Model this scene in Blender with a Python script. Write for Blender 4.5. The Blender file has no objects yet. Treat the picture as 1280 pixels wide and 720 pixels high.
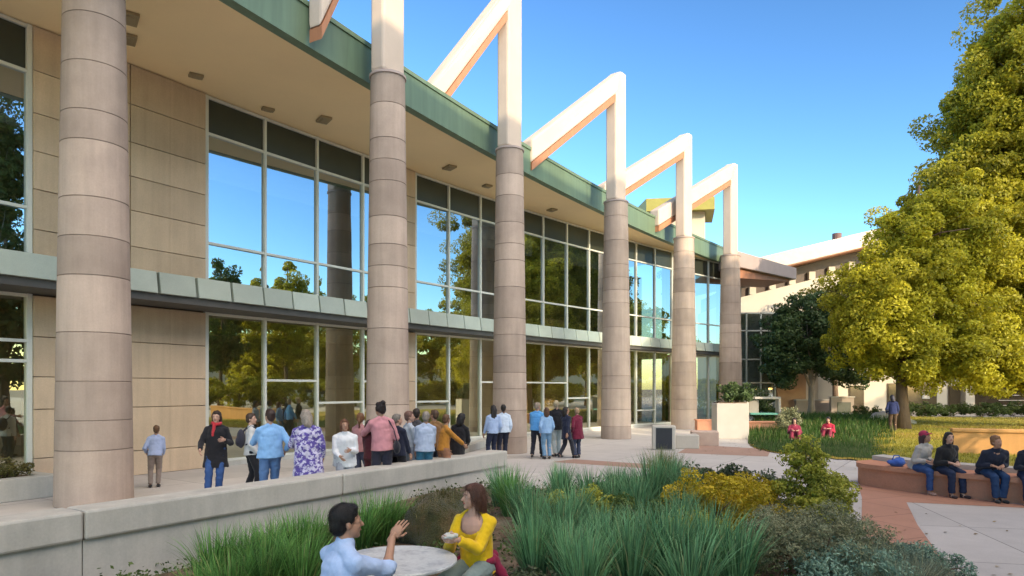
import bpy, math, random
import numpy as np
from mathutils import Vector, Matrix, noise as mnoise

random.seed(7)
RNG = np.random.default_rng(11)
SC = bpy.context.scene
COL = SC.collection
R = math.radians
EYE, FOC, HOR = 2.2, 850.0, 485.0          # eye height in m, focal length and horizon row of the 1280 x 720 photograph


def at(px, py, z=0.0):
    """ground point seen at a pixel of the photograph (only for measuring positions)"""
    d = FOC * (EYE - z) / (py - HOR)
    return Vector(((px - 640) / FOC * d, d, z))


def atd(px, d, z=0.0):
    return Vector(((px - 640) / FOC * d, d, z))


# ------------------------------------------------------------------ scene tagging
def tag(o, label=None, cat=None, group=None, kind=None):
    if label: o['label'] = label
    if cat: o['category'] = cat
    if group: o['group'] = group
    if kind: o['kind'] = kind
    return o


def empty(name, loc=(0, 0, 0), rz=0.0, label=None, cat=None, group=None, scale=1.0):
    o = bpy.data.objects.new(name, None)
    o.empty_display_size = .2
    COL.objects.link(o)
    o.location = loc
    o.rotation_euler = (0, 0, rz)
    o.scale = (scale,) * 3
    return tag(o, label, cat, group)


def copy_tree(o, parent=None):
    c = o.copy()
    COL.objects.link(c)
    if parent is not None:
        c.parent = parent
    for ch in list(o.children):
        copy_tree(ch, c)
    return c


# ------------------------------------------------------------------ mesh builder
class MB:
    def __init__(s):
        s.v = []; s.f = []; s.t = []

    def add(s, verts, faces, tone=1.0):
        b = len(s.v)
        s.v.extend([tuple(p) for p in verts])
        s.f.extend([tuple(i + b for i in f) for f in faces])
        if isinstance(tone, (list, tuple)):
            s.t.extend(tone)
        else:
            s.t.extend([tone] * len(faces))
        return s

    def hexa(s, p, tone=1.0):
        """8 corners: bottom ring 0-3 (ccw from above), top ring 4-7"""
        return s.add(p, [(3, 2, 1, 0), (4, 5, 6, 7), (0, 1, 5, 4), (1, 2, 6, 5), (2, 3, 7, 6), (3, 0, 4, 7)], tone)

    def box(s, c, size, rz=0.0, tone=1.0):
        x, y, z = (q / 2 for q in size)
        ca, sa = math.cos(rz), math.sin(rz)
        pts = []
        for dz in (-z, z):
            for dx, dy in ((-x, -y), (x, -y), (x, y), (-x, y)):
                pts.append((c[0] + dx * ca - dy * sa, c[1] + dx * sa + dy * ca, c[2] + dz))
        return s.hexa(pts, tone)

    def bar(s, a, b, w, h, tone=1.0):
        """box running from a to b, w wide sideways, h tall"""
        a, b = Vector(a), Vector(b)
        d = (b - a).normalized()
        side = d.cross(Vector((0, 0, 1)))
        if side.length < 1e-4: side = Vector((1, 0, 0))
        side.normalize()
        up = side.cross(d)
        pts = []
        for q in (-h / 2, h / 2):
            for (e, k) in ((a, -1), (a, 1), (b, 1), (b, -1)):
                pts.append(e + side * (k * w / 2) + up * q)
        return s.add(pts, [(0, 1, 2, 3), (7, 6, 5, 4), (0, 4, 5, 1), (1, 5, 6, 2), (2, 6, 7, 3), (3, 7, 4, 0)], tone)

    def prism(s, poly, z0, z1, tone=1.0):
        n = len(poly)
        pts = [(p[0], p[1], z0) for p in poly] + [(p[0], p[1], z1) for p in poly]
        fs = [tuple(range(n - 1, -1, -1)), tuple(range(n, 2 * n))]
        fs += [(i, (i + 1) % n, n + (i + 1) % n, n + i) for i in range(n)]
        return s.add(pts, fs, tone)

    def lathe(s, prof, c=(0, 0, 0), n=24, sx=1.0, sy=1.0, tone=1.0, tones=None):
        m = len(prof)
        pts, fs, tn = [], [], []
        for (r, z) in prof:
            for k in range(n):
                a = 2 * math.pi * k / n
                pts.append((c[0] + r * math.cos(a) * sx, c[1] + r * math.sin(a) * sy, c[2] + z))
        for i in range(m - 1):
            for k in range(n):
                k2 = (k + 1) % n
                fs.append((i * n + k, i * n + k2, (i + 1) * n + k2, (i + 1) * n + k))
                tn.append(tones[i] if tones else tone)
        fs.append(tuple(range(n - 1, -1, -1))); tn.append(tone)
        fs.append(tuple((m - 1) * n + k for k in range(n))); tn.append(tone)
        return s.add(pts, fs, tn)

    def tube(s, pts, rad, n=8, tone=1.0):
        pts = [Vector(p) for p in pts]
        m = len(pts)
        V, Fc = [], []
        ref = Vector((0.31, 0.87, 0.38))
        for i, p in enumerate(pts):
            d = (pts[min(i + 1, m - 1)] - pts[max(i - 1, 0)])
            if d.length < 1e-7: d = Vector((0, 0, 1))
            d.normalize()
            u = d.cross(ref)
            if u.length < 1e-3: u = d.cross(Vector((1, 0, 0)))
            u.normalize(); w = d.cross(u)
            r = rad[i] if isinstance(rad, (list, tuple)) else rad
            for k in range(n):
                a = 2 * math.pi * k / n
                V.append(p + u * (r * math.cos(a)) + w * (r * math.sin(a)))
        for i in range(m - 1):
            for k in range(n):
                k2 = (k + 1) % n
                Fc.append((i * n + k, i * n + k2, (i + 1) * n + k2, (i + 1) * n + k))
        Fc.append(tuple(range(n - 1, -1, -1)))
        Fc.append(tuple((m - 1) * n + k for k in range(n)))
        return s.add(V, Fc, tone)

    def ellip(s, c, r, rot=None, nu=14, nv=9, tone=1.0):
        V, Fc = [], []
        c = Vector(c)
        for j in range(1, nv):
            th = math.pi * j / nv
            for i in range(nu):
                a = 2 * math.pi * i / nu
                p = Vector((r[0] * math.sin(th) * math.cos(a), r[1] * math.sin(th) * math.sin(a), r[2] * math.cos(th)))
                if rot is not None: p = rot @ p
                V.append(c + p)
        top = Vector((0, 0, r[2])); bot = Vector((0, 0, -r[2]))
        if rot is not None: top = rot @ top; bot = rot @ bot
        V += [c + top, c + bot]
        T, B = len(V) - 2, len(V) - 1
        for j in range(nv - 2):
            for i in range(nu):
                i2 = (i + 1) % nu
                Fc.append((j * nu + i, (j + 1) * nu + i, (j + 1) * nu + i2, j * nu + i2))
        for i in range(nu):
            i2 = (i + 1) % nu
            Fc.append((T, i, i2))
            Fc.append((B, (nv - 2) * nu + i2, (nv - 2) * nu + i))
        return s.add(V, Fc, tone)

    def cone(s, a, b, ra, rb, n=12, caps=True):
        """rounded cone a->b"""
        a, b = Vector(a), Vector(b)
        d = b - a
        if d.length < 1e-6: return s
        d.normalize()
        pts, rad = [], []
        for k in (-1, -.86, -.5, 0):
            pts.append(a + d * (ra * k)); rad.append(ra * math.sqrt(max(0.0004, 1 - k * k)))
        for k in (0, .5, .86, 1):
            pts.append(b + d * (rb * k)); rad.append(rb * math.sqrt(max(0.0004, 1 - k * k)))
        return s.tube(pts, rad, n)

    def build(s, name, mat, parent=None, smooth=False, bevel=0.0, local=False, angle=None):
        """link as ONE mesh object; world coordinates are shifted to the parent's frame unless local"""
        me = bpy.data.meshes.new(name)
        V = s.v
        if parent is not None and not local:
            inv = world_inv(parent)
            V = [tuple(inv @ Vector(p)) for p in V]
        me.from_pydata([tuple(p) for p in V], [], s.f)
        if any(abs(t - 1) > 1e-6 for t in s.t):
            at_ = me.attributes.new('tone', 'FLOAT', 'FACE')
            at_.data.foreach_set('value', s.t)
        if smooth:
            me.polygons.foreach_set('use_smooth', [True] * len(me.polygons))
            if angle: me.set_sharp_from_angle(angle=R(angle))
        me.update()
        o = bpy.data.objects.new(name, me)
        COL.objects.link(o)
        if mat: me.materials.append(mat)
        if parent is not None: o.parent = parent
        if bevel:
            m = o.modifiers.new('bevel', 'BEVEL'); m.width = bevel; m.segments = 2; m.limit_method = 'ANGLE'; m.angle_limit = R(40)
        return o


def world_inv(o):
    m = Matrix.Identity(4)
    chain = []
    while o is not None:
        chain.append(o); o = o.parent
    for q in reversed(chain):
        m = m @ (Matrix.LocRotScale(q.location, q.rotation_euler, q.scale))
    return m.inverted()


def np_mesh(name, V, F4, mat, parent=None, tone=None, smooth=False, local=False):
    """fast mesh from arrays; F4 is (n,4) or (n,3)"""
    V = np.asarray(V, dtype=np.float32)
    if parent is not None and not local:
        M_ = np.array(world_inv(parent), dtype=np.float32)
        V = V @ M_[:3, :3].T + M_[:3, 3]
    F4 = np.asarray(F4, dtype=np.int32)
    k = F4.shape[1]
    me = bpy.data.meshes.new(name)
    me.vertices.add(len(V)); me.vertices.foreach_set('co', V.ravel())
    me.loops.add(F4.size); me.loops.foreach_set('vertex_index', F4.ravel())
    me.polygons.add(len(F4))
    me.polygons.foreach_set('loop_start', np.arange(len(F4), dtype=np.int32) * k)
    me.polygons.foreach_set('loop_total', np.full(len(F4), k, dtype=np.int32))
    if smooth: me.polygons.foreach_set('use_smooth', np.ones(len(F4), dtype=bool))
    me.update(calc_edges=True)
    if tone is not None:
        a = me.attributes.new('tone', 'FLOAT', 'FACE')
        a.data.foreach_set('value', np.asarray(tone, dtype=np.float32))
    o = bpy.data.objects.new(name, me)
    COL.objects.link(o)
    if mat: me.materials.append(mat)
    if parent is not None: o.parent = parent
    return o


# ------------------------------------------------------------------ materials
def _new(name):
    m = bpy.data.materials.new(name); m.use_nodes = True
    nt = m.node_tree
    for n in list(nt.nodes): nt.nodes.remove(n)
    return m, nt, nt.nodes, nt.links


def _noise(N, L, vec, scale, detail=5, rough=.6, stretch=None):
    if stretch:
        mp = N.new('ShaderNodeMapping'); mp.inputs['Scale'].default_value = stretch
        L.new(vec, mp.inputs['Vector']); vec = mp.outputs['Vector']
    n = N.new('ShaderNodeTexNoise')
    n.inputs['Scale'].default_value = scale; n.inputs['Detail'].default_value = detail; n.inputs['Roughness'].default_value = rough
    L.new(vec, n.inputs['Vector'])
    return n.outputs['Fac']


def _map(N, L, src, lo, hi, a=.25, b=.75):
    m = N.new('ShaderNodeMapRange')
    m.inputs['From Min'].default_value = a; m.inputs['From Max'].default_value = b
    m.inputs['To Min'].default_value = lo; m.inputs['To Max'].default_value = hi
    L.new(src, m.inputs['Value'])
    return m.outputs['Result']


def _mul(N, L, a, b):
    m = N.new('ShaderNodeMath'); m.operation = 'MULTIPLY'
    L.new(a, m.inputs[0])
    if isinstance(b, (int, float)): m.inputs[1].default_value = b
    else: L.new(b, m.inputs[1])
    return m.outputs[0]


def M(name, col, rough=.75, var=.12, scale=2.0, fine=0.06, fscale=45., bump=.15, bscale=60., bdist=.01, tone=False,
      spec=.3, metal=0.0, stretch=None, col2=None, c2scale=.6, c2lo=.45, c2hi=.65, sheen=0.0, trans=0.0, coat=0.0, streak=0.0):
    m, nt, N, L = _new(name)
    out = N.new('ShaderNodeOutputMaterial')
    P = N.new('ShaderNodeBsdfPrincipled')
    tc = N.new('ShaderNodeTexCoord'); vec = tc.outputs['Object']
    f = _map(N, L, _noise(N, L, vec, scale, 6, .6, stretch), 1 - var, 1 + var)
    if fine:
        f = _mul(N, L, f, _map(N, L, _noise(N, L, vec, fscale, 3, .6, stretch), 1 - fine, 1 + fine))
    if streak:      # rain streaks running down
        f = _mul(N, L, f, _map(N, L, _noise(N, L, vec, 1.0, 5, .6, (5.0, 5.0, .35)), 1 - streak, 1 + streak * .5, .3, .7))
    if tone:
        a = N.new('ShaderNodeAttribute'); a.attribute_name = 'tone'
        f = _mul(N, L, f, a.outputs['Fac'])
    base = N.new('ShaderNodeRGB'); base.outputs[0].default_value = (*col, 1)
    csrc = base.outputs[0]
    if col2 is not None:
        mx = N.new('ShaderNodeMix'); mx.data_type = 'RGBA'
        L.new(_map(N, L, _noise(N, L, vec, c2scale, 6, .62), 0, 1, c2lo, c2hi), mx.inputs['Factor'])
        L.new(csrc, mx.inputs['A']); mx.inputs['B'].default_value = (*col2, 1)
        csrc = mx.outputs['Result']
    vm = N.new('ShaderNodeVectorMath'); vm.operation = 'SCALE'
    L.new(csrc, vm.inputs[0]); L.new(f, vm.inputs['Scale'])
    L.new(vm.outputs[0], P.inputs['Base Color'])
    P.inputs['Roughness'].default_value = rough
    P.inputs['Metallic'].default_value = metal
    P.inputs['Specular IOR Level'].default_value = spec
    if sheen: P.inputs['Sheen Weight'].default_value = sheen
    if coat: P.inputs['Coat Weight'].default_value = coat
    if bump:
        b = N.new('ShaderNodeBump'); b.inputs['Strength'].default_value = bump; b.inputs['Distance'].default_value = bdist
        L.new(_noise(N, L, vec, bscale, 6, .65, stretch), b.inputs['Height'])
        L.new(b.outputs['Normal'], P.inputs['Normal'])
    sh = P.outputs[0]
    if trans:
        t = N.new('ShaderNodeBsdfTranslucent'); L.new(vm.outputs[0], t.inputs['Color'])
        ms = N.new('ShaderNodeMixShader'); ms.inputs[0].default_value = trans
        L.new(sh, ms.inputs[1]); L.new(t.outputs[0], ms.inputs[2]); sh = ms.outputs[0]
    L.new(sh, out.inputs['Surface'])
    return m


def leaf_mat(name, col, col2, rough=.5, trans=.3, cscale=.5, spec=.3):
    """per leaf tone (attribute) moves the colour from col (0) to col2 (1); slow noise lightens and darkens clumps"""
    m, nt, N, L = _new(name)
    out = N.new('ShaderNodeOutputMaterial'); P = N.new('ShaderNodeBsdfPrincipled')
    tc = N.new('ShaderNodeTexCoord')
    a = N.new('ShaderNodeAttribute'); a.attribute_name = 'tone'
    mx = N.new('ShaderNodeMix'); mx.data_type = 'RGBA'
    L.new(a.outputs['Fac'], mx.inputs['Factor'])
    mx.inputs['A'].default_value = (*col, 1); mx.inputs['B'].default_value = (*col2, 1)
    f = _map(N, L, _noise(N, L, tc.outputs['Object'], cscale, 4, .6), .72, 1.28)
    oi = N.new('ShaderNodeObjectInfo')
    f = _mul(N, L, f, _map(N, L, oi.outputs['Random'], .82, 1.18, 0, 1))
    m3 = N.new('ShaderNodeMix'); m3.data_type = 'RGBA'      # a few dry leaves and blades
    L.new(_map(N, L, a.outputs['Fac'], 0, 1, 1.1, 1.3), m3.inputs['Factor'])
    L.new(mx.outputs['Result'], m3.inputs['A']); m3.inputs['B'].default_value = (.42, .33, .15, 1)
    vm = N.new('ShaderNodeVectorMath'); vm.operation = 'SCALE'
    L.new(m3.outputs['Result'], vm.inputs[0]); L.new(f, vm.inputs['Scale'])
    L.new(vm.outputs[0], P.inputs['Base Color'])
    P.inputs['Roughness'].default_value = rough; P.inputs['Specular IOR Level'].default_value = spec
    t = N.new('ShaderNodeBsdfTranslucent'); L.new(vm.outputs[0], t.inputs['Color'])
    ms = N.new('ShaderNodeMixShader'); ms.inputs[0].default_value = trans
    L.new(P.outputs[0], ms.inputs[1]); L.new(t.outputs[0], ms.inputs[2])
    L.new(ms.outputs[0], out.inputs['Surface'])
    return m


def glass_mat(name, refl=.55, tint=(.75, .82, .80), thru=(.55, .6, .55)):
    """coated facade glass: mirror-like reflection growing towards grazing view, tinted see-through behind it"""
    m, nt, N, L = _new(name)
    out = N.new('ShaderNodeOutputMaterial')
    g = N.new('ShaderNodeBsdfGlossy'); g.inputs['Roughness'].default_value = 0.0; g.inputs['Color'].default_value = (*tint, 1)
    t = N.new('ShaderNodeBsdfTransparent'); t.inputs['Color'].default_value = (*thru, 1)
    fr = N.new('ShaderNodeFresnel'); fr.inputs['IOR'].default_value = 1.5
    mr = N.new('ShaderNodeMapRange'); mr.inputs['From Min'].default_value = .04; mr.inputs['From Max'].default_value = .6
    mr.inputs['To Min'].default_value = refl; mr.inputs['To Max'].default_value = .97
    L.new(fr.outputs[0], mr.inputs['Value'])
    tc = N.new('ShaderNodeTexCoord')
    b = N.new('ShaderNodeBump'); b.inputs['Strength'].default_value = .02; b.inputs['Distance'].default_value = .05
    L.new(_noise(N, L, tc.outputs['Object'], .9, 2, .4), b.inputs['Height'])
    L.new(b.outputs[0], g.inputs['Normal'])
    ms = N.new('ShaderNodeMixShader')
    L.new(mr.outputs[0], ms.inputs[0]); L.new(t.outputs[0], ms.inputs[1]); L.new(g.outputs[0], ms.inputs[2])
    L.new(ms.outputs[0], out.inputs['Surface'])
    return m


# ------------------------------------------------------------------ remeshing of soft shapes
def remesh(mb, voxel, smooth=4):
    """joins overlapping closed shapes of a builder into one continuous surface -> (verts array, quads list)"""
    me = bpy.data.meshes.new('shape'); me.from_pydata(mb.v, [], mb.f); me.update()
    o = bpy.data.objects.new('shape', me); COL.objects.link(o)
    m = o.modifiers.new('r', 'REMESH'); m.mode = 'VOXEL'; m.voxel_size = voxel
    if smooth:
        q = o.modifiers.new('s', 'SMOOTH'); q.factor = .5; q.iterations = smooth
    dg = bpy.context.evaluated_depsgraph_get()
    ev = o.evaluated_get(dg); em = ev.to_mesh()
    V = np.empty(len(em.vertices) * 3, dtype=np.float32); em.vertices.foreach_get('co', V); V = V.reshape(-1, 3)
    Nn = np.empty(len(em.vertices) * 3, dtype=np.float32); em.vertices.foreach_get('normal', Nn); Nn = Nn.reshape(-1, 3)
    Fq = [tuple(p.vertices) for p in em.polygons]
    ev.to_mesh_clear()
    bpy.data.objects.remove(o); bpy.data.meshes.remove(me)
    return V, Nn, Fq


def wrinkle(V, Nn, amp, freq, seed=0., squash=(1, 1, 1)):
    out = V.copy()
    for i in range(len(V)):
        p = Vector((V[i][0] * squash[0], V[i][1] * squash[1], V[i][2] * squash[2])) * freq + Vector((seed, seed * 1.7, -seed))
        out[i] = V[i] + Nn[i] * (amp * (mnoise.noise(p) + .5 * mnoise.noise(p * 2.3)))
    return out
# ================================================================== MATERIALS OF THE PLACE
stone_col = M('column_stone', (.49, .38, .305), rough=.85, var=.10, scale=1.3, fine=.05, fscale=30, bump=.2, bscale=55, tone=True, streak=.14, col2=(.41, .315, .255), c2scale=.5)
stone_top = M('frame_stone', (.60, .485, .39), rough=.8, var=.07, scale=1.2, fine=.05, bump=.12, bscale=40)
stone_pan = M('wall_stone', (.58, .44, .30), rough=.85, var=.09, scale=1.1, fine=.07, fscale=35, bump=.2, bscale=50, tone=True, streak=.10)
joint_dark = M('joint', (.24, .18, .125), rough=.95, bump=0)
soffit_m = M('soffit_plaster', (.90, .69, .40), rough=.8, var=.05, scale=.35, fine=.02, bump=.05)
fascia_m = M('fascia_metal', (.135, .20, .125), rough=.42, var=.10, scale=.35, fine=.03, bump=.02, bscale=4, spec=.5, streak=.18)
roof_m = M('roof_membrane', (.35, .33, .30), rough=.9)
frame_m = M('window_aluminium', (.62, .62, .55), rough=.4, var=.04, bump=0, spec=.5)
dark_m = M('spandrel_dark', (.035, .04, .028), rough=.35, var=.2, scale=.6, bump=0, spec=.5)
glass_up = glass_mat('glass_upper', .60, (.62, .72, .80), (.45, .48, .42))
glass_lo = glass_mat('glass_lower', .42, (.95, .98, .76), (.75, .72, .6))
ledge_m = M('ledge_stone', (.42, .47, .40), rough=.55, var=.10, scale=1.4, fine=.06, bump=.08, tone=True, spec=.4)
ledge_dark = M('ledge_steel', (.085, .082, .075), rough=.6, var=.15)
inner_m = M('interior_plaster', (.62, .50, .34), rough=.9, var=.2, scale=.4)
inner_fl = M('interior_floor', (.50, .41, .3), rough=.5)
vent_m = M('vent_metal', (.30, .235, .135), rough=.6)
conc = M('concrete', (.50, .48, .43), streak=.10, rough=.85, var=.12, scale=1.1, fine=.06, fscale=30, bump=.2, bscale=45, col2=(.42, .41, .375), c2scale=.8)
conc_white = M('pale_concrete', (.48, .445, .39), rough=.85, var=.07, scale=1.5, bump=.12)
terracotta = M('terracotta', (.50, .235, .14), rough=.8, var=.14, scale=1.6, fine=.1, fscale=30, bump=.15)
cream = M('cream_render', (.62, .54, .42), rough=.85, var=.07, scale=.5, bump=.08)
orange_wood_and_bounce = M('orange_wood_and_bounce', (.42, .19, .10), rough=.6, var=.15, scale=1.5, stretch=(1, 6, 1))  # orange of the eaves; under the column arms it stands in for bounced light
mauve_m = M('beam_plaster', (.42, .34, .31), rough=.8, var=.06)

# ================================================================== CURVES OF THE FRONT (plan circles, centres on the plaza side)
FAC = (99.99, -53.35, 130.29)     # glass line
FAS = (141.45, -60.68, 165.24)    # roof edge
A0 = 33.61                        # angle of the first window jamb
Z_S, Z_F, Z_G = 10.3, 11.35, 0.0   # soffit, roof top, ground


def arc(c, th, off=0.0, z=0.0):
    t = R(th)
    return Vector((c[0] - (c[2] - off) * math.cos(t), c[1] + (c[2] - off) * math.sin(t), z))


def fth(a):
    return A0 + math.degrees(a / FAC[2])


def fac(a, off=0.0, z=0.0):
    return arc(FAC, fth(a), off, z)


def arc_block(mb, a0, a1, o0, o1, z0, z1, tone=1.0, step=2.0):
    """block following the glass line from a0 to a1, between offsets o0 (inner) and o1 (outer)"""
    n = max(1, int(math.ceil((a1 - a0) / step)))
    for i in range(n):
        p, q = a0 + (a1 - a0) * i / n, a0 + (a1 - a0) * (i + 1) / n
        mb.hexa([fac(p, o1, z0), fac(q, o1, z0), fac(q, o0, z0), fac(p, o0, z0),
                 fac(p, o1, z1), fac(q, o1, z1), fac(q, o0, z1), fac(p, o0, z1)], tone)


B = empty('civic_building', (-6, 26, 0), 0, 'long curved two storey building of tan stone and reflective glass behind tall columns', 'building')

# --- roof: soffit sheet, curved fascia, flat top
N_ = 48
mb = MB(); top = MB(); fs = MB()
for i in range(N_):
    q = []
    for k in (i, i + 1):
        ta = fth(-20 + 55.2 * k / N_); tb = 19.5 + (39.6 - 19.5) * k / N_
        q.append((arc(FAC, ta, -.4), arc(FAS, tb, 0), arc(FAC, ta, -16)))
    (g0, e0, r0), (g1, e1, r1) = q
    v = lambda p, z: (p.x, p.y, z)
    mb.add([v(e0, Z_S + .02), v(e1, Z_S + .02), v(g1, Z_S + .02), v(g0, Z_S + .02)], [(0, 3, 2, 1)])
    top.add([v(e0, Z_F - .05), v(e1, Z_F - .05), v(r1, Z_F - .05), v(r0, Z_F - .05)], [(0, 1, 2, 3)])
    tb0, tb1 = 19.5 + 20.1 * i / N_, 19.5 + 20.1 * (i + 1) / N_
    for (z0, z1, o0, o1) in ((Z_S, Z_F - .12, -.25, .02), (Z_F - .12, Z_F, -.35, .06)):
        fs.hexa([arc(FAS, tb0, o1, z0), arc(FAS, tb1, o1, z0), arc(FAS, tb1, o0, z0), arc(FAS, tb0, o0, z0),
                 arc(FAS, tb0, o1, z1), arc(FAS, tb1, o1, z1), arc(FAS, tb1, o0, z1), arc(FAS, tb0, o0, z1)])
mb.build('soffit', soffit_m, B, smooth=True)
rf = top.build('roof', roof_m, B)
fs.build('fascia', fascia_m, B)
# penthouse with a small green roof, seen between the last two columns
ph = MB(); ph.prism([(9.6, 46.5), (13.2, 46.5), (14.2, 50), (9.6, 50)], Z_F, 14.3)
pw = ph.build('penthouse', cream, B)
ph = MB(); ph.hexa([(9.0, 45.6, 14.05), (13.6, 45.6, 14.2), (15, 51, 14.6), (9, 51, 14.6), (9.0, 45.6, 14.9), (13.6, 45.6, 15.05), (15, 51, 15.3), (9, 51, 15.3)])
ph.build('penthouse_roof', M('olive_metal', (.30, .27, .06), rough=.6), pw)

# --- interior that shows through the glass
mb = MB()
for (z0, z1) in ((4.28, 4.85), (-.06, .03)):
    arc_block(mb, -20, 34.5, -7.0, -.35, z0, z1, step=3)
mb.build('floor_slab', inner_fl, B)
mb = MB(); arc_block(mb, -20, 34.5, -7.2, -7.0, 0.03, Z_S, step=3)
for k in range(9):
    p = fac(-17 + 6.2 * k, -3.4)
    mb.lathe([(.32, .03), (.32, Z_S)], (p.x, p.y, 0), 14)
mb.build('interior_wall', inner_m, B)

# --- windows: bays of panes on two storeys
bays = [(-14.0, -4.2, 5), (0.0, 7.75, 4), (8.3, 14.0, 3), (14.6, 22.0, 4), (22.6, 28.2, 3), (28.8, 33.9, 3)]
piers = [(-4.2, 0.0), (7.75, 8.3), (14.0, 14.6), (22.0, 22.6), (28.2, 28.8), (33.9, 34.5)]
trans_lo = {0: {0: (2.8, 3.25), 1: (2.8, 3.25), 2: (2.8, 3.25), 3: (2.8, 3.25), 4: (2.8, 3.25)},
            1: {1: (2.43,), 2: (1.72,), 3: (2.43,)}, 2: {0: (1.68,), 2: (2.45,)}, 3: {0: (2.45,), 1: (2.45,), 2: (1.7,)},
            4: {1: (.95,)}, 5: {}}
mw, md = .075, .16


def window(b, a0, a1, n, z0, z1, hz, glass, spandrel=None):
    fr = MB()
    for i in range(n + 1):
        a = a0 + (a1 - a0) * i / n
        w = mw * (1.35 if i in (0, n) else 1)
        a = min(max(a, a0 + w / 2), a1 - w / 2)
        arc_block(fr, a - w / 2, a + w / 2, -.08, .09, z0, z1)
    for i in range(n):
        p, q = a0 + (a1 - a0) * i / n + mw * .5, a0 + (a1 - a0) * (i + 1) / n - mw * .5
        if i == 0: p += mw * .9
        if i == n - 1: q -= mw * .9
        zs = hz(i)
        for z in (z0 + .04, z1 - .04, *zs):
            arc_block(fr, p, q, -.07, .075, z - .035, z + .035)
    w = fr.build('window', frame_m, B)
    gl = MB()
    for i in range(n):
        p, q = a0 + (a1 - a0) * i / n, a0 + (a1 - a0) * (i + 1) / n
        cuts = sorted([z0 + .03, z1 - .03, *hz(i)])
        for k in range(len(cuts) - 1):
            if spandrel and cuts[k] >= spandrel - .02: continue
            j1, j2 = random.uniform(-.003, .003), random.uniform(-.004, .004)
            za, zb = cuts[k], cuts[k + 1]
            gl.add([fac(p, .01 + j1, za), fac(q, .01 - j1, za), fac(q, .01 - j1 + j2, zb), fac(p, .01 + j1 + j2, zb)], [(0, 1, 2, 3)])
    gl.build('pane', glass, w)
    if spandrel:
        sp = MB(); arc_block(sp, a0 + .02, a1 - .02, -.05, .0, spandrel, z1 - .02)
        sp.build('spandrel_panel', dark_m, w)
    return w


for b, (a0, a1, n) in enumerate(bays):
    window(b, a0, a1, n, 4.95, Z_S, lambda i: (6.22, 9.25), glass_up, 9.25)
    window(b, a0, a1, n, .12, 4.3, lambda i, b=b: trans_lo[b].get(i, ()), glass_lo)
# plinth under the glass
for (a0, a1, n) in bays:
    mb = MB(); arc_block(mb, a0 + .003, a1 - .003, -.2, .12, 0, .12); mb.build('plinth', conc, B)

# --- stone piers in coursed panels
courses = [0, .62, 1.72, 2.45, 3.35, 4.27]
upper = [4.95, 5.75, 6.65, 7.5, 8.35, 9.3, Z_S]
for (a0, a1) in piers:
    pb = MB(); arc_block(pb, a0 + .004, a1 - .004, -.45, -.02, 0, Z_S)
    pw_ = pb.build('stone_pier', joint_dark, B)
    splits = [a0, a0 + 2.15, a1] if a1 - a0 > 2 else [a0, a1]
    for zz in (courses, upper):
        pn = MB()
        for i in range(len(zz) - 1):
            for k in range(len(splits) - 1):
                g = .012
                arc_block(pn, splits[k] + g, splits[k + 1] - g, -.02, .13, zz[i] + g * .7, zz[i + 1] - g * .7, random.uniform(.84, 1.1))
        pn.build('stone_cladding', stone_pan, pw_, bevel=.006)

# --- ledge between the storeys: pale panels on a dark slab
led = lambda a: max(.55, 1.35 - .028 * max(a, 0))
mb = MB(); ds = MB()
a = -14.0
while a < 33.6:
    w = 1.0 if a > -4.4 else 2.6
    if a < -4 < a + w: w = -4.0 - a + .02
    o = led(a)
    t = random.uniform(.88, 1.12)
    e = a + w - (.07 if a > -4.4 else .02)
    mb.hexa([fac(a, o + .03, 4.48), fac(e, o + .03, 4.48), fac(e, .16, 4.48), fac(a, .16, 4.48),
             fac(a, o - .05, 5.0), fac(e, o - .05, 5.0), fac(e, .16, 5.0), fac(a, .16, 5.0)], t)
    ds.hexa([fac(a, o - .06, 4.30), fac(a + w, led(a + w) - .06, 4.30), fac(a + w, -.1, 4.30), fac(a, -.1, 4.30),
             fac(a, o - .06, 4.474), fac(a + w, led(a + w) - .06, 4.474), fac(a + w, -.1, 4.474), fac(a, -.1, 4.474)])
    a += w
mb.build('ledge_panel', ledge_m, B, bevel=.012)
ds.build('ledge_slab', ledge_dark, B)

# --- little fittings under the soffit
for (px, py, sx) in ((162, 22, .55), (160, 48, .5), (245, 94, .22), (405, 149, .5), (335, 136, .2), (562, 209, .5), (609, 232, .3), (690, 262, .4)):
    p = at(px, py, Z_S)
    v = MB(); v.box((p.x, p.y, Z_S - .02), (sx, .34, .07), -R(55))
    v.box((p.x, p.y, Z_S - .05), (sx * .7, .2, .05), -R(55))
    v.build('soffit_fitting', vent_m, B, bevel=.01)

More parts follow.
